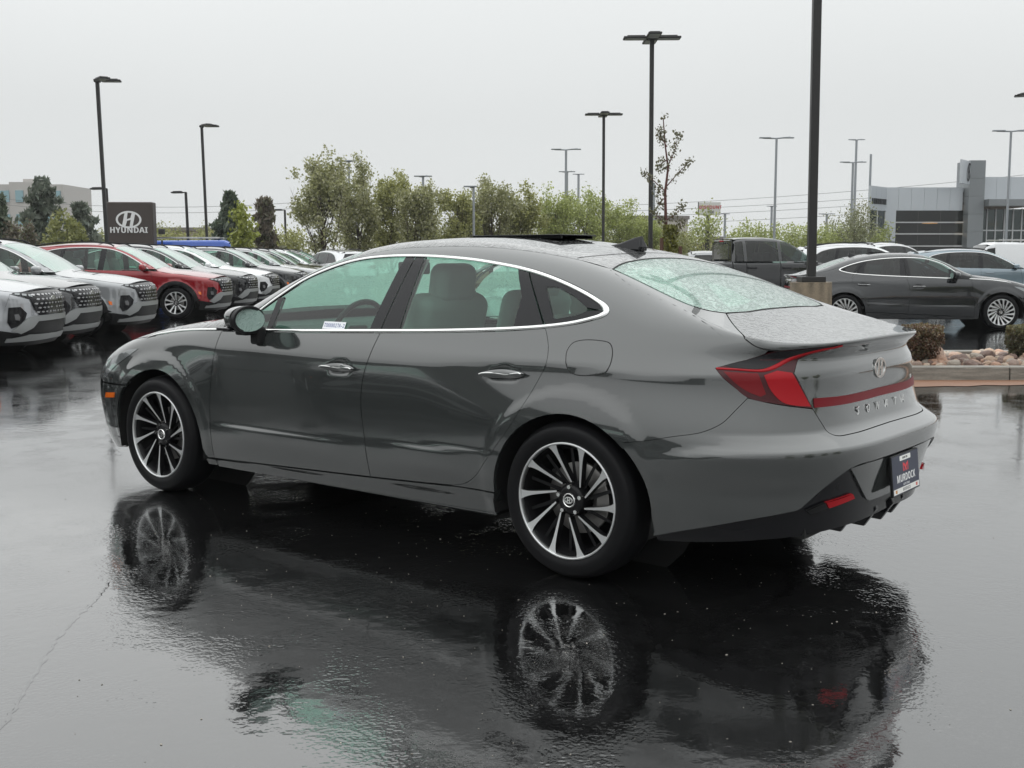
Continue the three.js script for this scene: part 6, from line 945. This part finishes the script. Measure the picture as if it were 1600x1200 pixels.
{
  const D = 90, p = pix(1107, 402, D), y0 = pix(1107, 336, D)[1], y1 = pix(1107, 316, D)[1], w = 34 / 1772 * D, t = thing('pylon_sign', 'pylon sign with red capital lettering on white above the thin tree', 'sign', [p[0], 0, -D], -0.15), white = std({ color: rgb(0.62, 0.62, 0.60), roughness: 0.5 });
  part('cabinet', box(w, y1 - y0, 0.5, 0, (y0 + y1) / 2, 0, 0.02), white, t); part('post', bar([-0.1, 0, 0], [-0.1, y0, 0], 0.13, 0.13, 8), bronze, t); part('side_cap', box(0.06, y1 - y0 + 0.02, 0.53, -w / 2, (y0 + y1) / 2, 0), bronze, t);
  part('lettering', textGeo('DISCOUNT', 0.25, 0.02).translate(0.08, lerp(y0, y1, 0.48), 0.252), std({ color: rgb(0.45, 0.02, 0.02), roughness: 0.5 }), t); part('small_lettering', textGeo('TIRE', 0.18, 0.02).translate(0.08, lerp(y0, y1, 0.14), 0.252), M.trim, t);
}
// ---------------------------------------------------------------- buildings
{   // showroom
  const D = 90, X = (px) => pix(px, 330, D)[0], Y = (py) => pix(1500, py, D)[1], t = thing('showroom', 'light grey metal-clad showroom with banded glass and a darker entry tower', 'building', [X(1497), -0.8, -D], 0), o = X(1497), x = (px) => X(px) - o, y = (py) => Y(py) + 0.8;
  const clad = std({ color: rgb(0.50, 0.53, 0.56), roughness: 0.4, metalness: 0.3 }), dark = std({ color: rgb(0.22, 0.235, 0.245), roughness: 0.45, metalness: 0.3 }), white = std({ color: rgb(0.55, 0.56, 0.57), roughness: 0.4 }), glass = phy({ color: rgb(0.13, 0.16, 0.16), roughness: 0.02, transmission: 1, thickness: 0, ior: 1.5 }), inner = std({ color: rgb(0.10, 0.09, 0.08), roughness: 0.9 });
  const rows = (n, x0, x1, y0, y1, z, m, name = 'cladding_panel', d = 0.2) => { for (let i = 0; i < n; i++) { const a = lerp(x0, x1, i / n), b = lerp(x0, x1, (i + 1) / n); part(name, box(b - a - 0.015, y1 - y0, d, (a + b) / 2, (y0 + y1) / 2, z), m, t); } };
  rows(6, x(1382), x(1502), y(329), y(293), 0.1, clad); rows(1, x(1382), x(1399), 0, y(329), 0.1, clad);
  for (let i = 0; i < 7; i++) part('tower_panel', box(x(1529) - x(1505), (y(252)) / 7 - 0.015, 2.6, (x(1529) + x(1505)) / 2, y(252) / 7 * (i + 0.5), -0.3), dark, t);
  { const g = group('tower_return', t); g.position.set(x(1505), 0, 0.9); g.rotation.y = 0.95; for (let i = 0; i < 2; i++) part('cladding_panel', box(1.25, y(254) - y(290), 0.15, -0.66 - i * 1.27, (y(254) + y(290)) / 2, 0), clad, g); part('emblem', emblemGeo(0.75).rotateZ(0.4).scale(0.8, 1.3, 1).translate(-0.5, y(271), 0.09), M.trim, g); }
  rows(5, x(1530), x(1640), y(316), y(277), 0.3, clad); part('canopy', box(x(1640) - x(1530), 0.5, 1.6, (x(1640) + x(1530)) / 2, y(318), 1.0), dark, t);
  // left return with lettering
  { const g = group('left_return', t); g.position.set(x(1382), 0, 0.15); g.rotation.y = 0.86; const l = 3.0; for (let i = 0; i < 3; i++) part('cladding_panel', box(l / 3 - 0.015, y(293) - y(330), 0.2, -l / 6 - i * l / 3, (y(293) + y(330)) / 2, 0), clad, g); part('return_glass', box(l, y(330), 0.05, -l / 2, y(330) / 2, -0.05), glass, g); part('lettering', join([0.16, 0.34, 0.30, 0.38, 0.30, 0.22, 0.32].map((w, i) => box(w, 0.42, 0.05, -l / 2 - 1.2 + i * 0.4, y(320) + 0.2, 0.12))), M.trim, g); for (let i = 0; i < 3; i++) part('mullion', box(0.08, y(330), 0.1, -i * l / 2, y(330) / 2, 0), white, g); }
  // glass bands
  const bands = [[329, 346], [349, 364], [367, 383], [386, 402]], gx0 = x(1400), gx1 = x(1505);
  bands.forEach(([a, b], r) => { for (let i = 0; i < 3; i++) { const u = lerp(gx0, gx1, i / 3), v = lerp(gx0, gx1, (i + 1) / 3); part('window_pane', box(v - u - 0.02, y(a) - y(b), 0.03, (u + v) / 2, (y(a) + y(b)) / 2, 0), glass, t); } });
  for (const q of [347.5, 365.5, 384.5]) part('glazing_bar', box(gx1 - gx0, 0.08, 0.12, (gx0 + gx1) / 2, y(q), 0.06), white, t);
  for (let i = 0; i < 4; i++) for (let j = 0; j < 2; j++) part('window_pane', box((x(1640) - x(1531)) / 4 - 0.1, j ? y(360) - 0.05 : y(326) - y(360) - 0.05, 0.03, lerp(x(1531), x(1640), (i + 0.5) / 4), j ? y(360) / 2 : (y(326) + y(360)) / 2, -0.3), glass, t);
  for (let i = 0; i < 8; i++) part('mullion', box(0.09, y(326), 0.12, lerp(x(1531), x(1640), i / 8), y(326) / 2, -0.25), white, t); part('glazing_bar', box(x(1640) - x(1531), 0.1, 0.12, (x(1640) + x(1531)) / 2, y(360), -0.22), white, t);
  const R = x(1640), slices = [0, 1, 2, 3].map((i) => { const l = x(1402) + 1.1 * (i + 1); return [l, R - l, -1.7 - i * 3.4]; });
  part('interior', join([...slices.flatMap(([l, w, z]) => [box(w, 0.1, 3.4, l + w / 2, 0.3, z), box(w, 0.2, 3.4, l + w / 2, y(318), z)]), box(R - x(1402) - 4, y(300), 0.2, (R + x(1402) + 4) / 2, y(300) / 2, -13.6)]), inner, t);
  part('roof_slab', join(slices.map(([l, w, z]) => box(w, 0.3, 3.4, l + w / 2, y(297), z))), clad, t);
  const glow = new THREE.MeshStandardMaterial({ color: rgb(0.3, 0.2, 0.08), emissive: rgb(1.0, 0.55, 0.12), emissiveIntensity: 0.6 });
  for (const [px, w] of [[1475, 1.1], [1545, 0.8], [1578, 0.8]]) { part('ceiling_light', box(w, 0.12, 0.5, x(px), y(348), -3), glow, t); const l = new THREE.PointLight(new THREE.Color(1, 0.62, 0.25), 5); l.position.set(x(px), y(348) - 0.4, -2.6); l.castShadow = true; t.add(l); }
  part('door_frame', join([box(0.06, 2.3, 0.06, x(1566), 1.3, -0.2), box(0.06, 2.3, 0.06, x(1582), 1.3, -0.2), box(x(1582) - x(1566), 0.08, 0.06, (x(1566) + x(1582)) / 2, 2.45, -0.2)]), white, t);
}
{   // office block far off
  const D = 150, X = (px) => pix(px, 330, D)[0], Y = (py) => pix(60, py, D)[1], t = thing('office_block', 'pale far-off office block with bluish window strips behind the pine', 'building', [X(40), 0, -D], 0), o = X(40), x = (px) => X(px) - o;
  const wall = std({ color: rgb(0.46, 0.44, 0.42), roughness: 0.8 }), glass = phy({ color: rgb(0.20, 0.34, 0.38), roughness: 0.05, metalness: 0.2, clearcoat: 1 });
  part('wall', box(x(100) - x(-60), Y(288), 10, (x(100) + x(-60)) / 2, Y(288) / 2, -5), wall, t); part('centre_bay', box(x(62) - x(20), Y(285), 1, (x(62) + x(20)) / 2, Y(285) / 2, 0.3), wall, t); part('roof_plant', box(x(50) - x(28), Y(278) - Y(288), 4, (x(50) + x(28)) / 2, (Y(278) + Y(288)) / 2, -4), wall, t);
  for (const [a, b] of [[-20, -8], [0, 12], [16, 20], [30, 42], [66, 78], [84, 96]]) for (let k = 0; k < 3; k++) part('window', box(x(b) - x(a), 1.5, 0.2, (x(a) + x(b)) / 2, lerp(2.2, Y(296), (k + 0.3) / 2.6), a > 15 && b < 60 ? 0.85 : 0.05), glass, t);
}
{   // low far buildings glimpsed between the trees
  const m1 = std({ color: rgb(0.30, 0.25, 0.20), roughness: 0.85 }), m2 = std({ color: rgb(0.45, 0.42, 0.38), roughness: 0.85 }), roof = std({ color: rgb(0.2, 0.18, 0.17), roughness: 0.8 });
  const shop = (px0, px1, top, D, m, label) => { const a = pix(px0, top, D), b = pix(px1, top, D), t = thing('shop_building', label, 'building', [(a[0] + b[0]) / 2, -0.2, -D]), w = b[0] - a[0], h = a[1] + 0.2; part('wall', box(w, h, 8, 0, h / 2, -4), m, t); part('roof_edge', box(w + 0.3, 0.35, 8.3, 0, h, -4), roof, t); for (let i = 0; i < Math.max(2, Math.round(w / 3)); i++) part('window', box(1.6, 1.5, 0.1, -w / 2 + 1.5 + i * 3, h * 0.45, 0.02), M.black, t); };
  shop(985, 1075, 340, 115, m2, 'low tan shop building behind the sapling'); shop(245, 345, 358, 120, m1, 'low reddish brown building behind the short lamp post'); shop(1115, 1190, 372, 125, m1, 'low brown building under the hedgerow');
}
// ---------------------------------------------------------------- overhead wires
{
  const wire = std({ color: rgb(0.12, 0.12, 0.12), roughness: 0.6 });
  const span = (a, b, sag, D, label) => { const A = new THREE.Vector3(...pix(a[0], a[1], D)), B = new THREE.Vector3(...pix(b[0], b[1], D * 0.85)), C = A.clone().lerp(B, 0.5); C.y -= sag; solo('power_line', new THREE.TubeGeometry(new THREE.QuadraticBezierCurve3(A, C, B), 40, 0.022, 4), wire, label, 'cable', 'power lines strung across the sky'); };
  span([540, 326], [1700, 262], 3.0, 150, 'topmost of the four thin power lines running to the showroom'); span([540, 331], [1700, 278], 3.0, 150, 'second of the four thin power lines running to the showroom'); span([540, 338], [1700, 290], 3.0, 150, 'third of the four thin power lines running to the showroom'); span([540, 345], [1700, 302], 3.5, 150, 'lowest of the four thin power lines running to the showroom');
  span([-80, 300], [560, 308], 3.0, 150, 'upper thin power line behind the brown sign and pines'); span([-80, 309], [560, 317], 3.0, 150, 'lower thin power line behind the brown sign and pines');
}
// ---------------------------------------------------------------- behind the camera: what the car's tail mirrors
{
  const spots = [[24, 15, 8, 3.4], [30, 19, 9, 3.8], [37, 11, 8, 3.6], [17, 25, 9, 3.6], [45, 3, 8.5, 3.8]];
  spots.forEach(([x, z, h, w], i) => broadleaf('lot_tree', ['first', 'second', 'third', 'fourth', 'fifth'][i] + ' of five leafy trees mirrored in the sedan bumper corner', [x, 0, z], { h, w, seed: 131 + i, pal: PAL.pear, n: 4200, leaf: 0.26, base: 0.04, spread: 0.7, upright: 0.5, grp: 'trees mirrored in the sedan tail' }));
}
scene.fog = new THREE.FogExp2(new THREE.Color(0.86, 0.88, 0.88), 0.0004);   // rain haze
renderer.render(scene, camera);
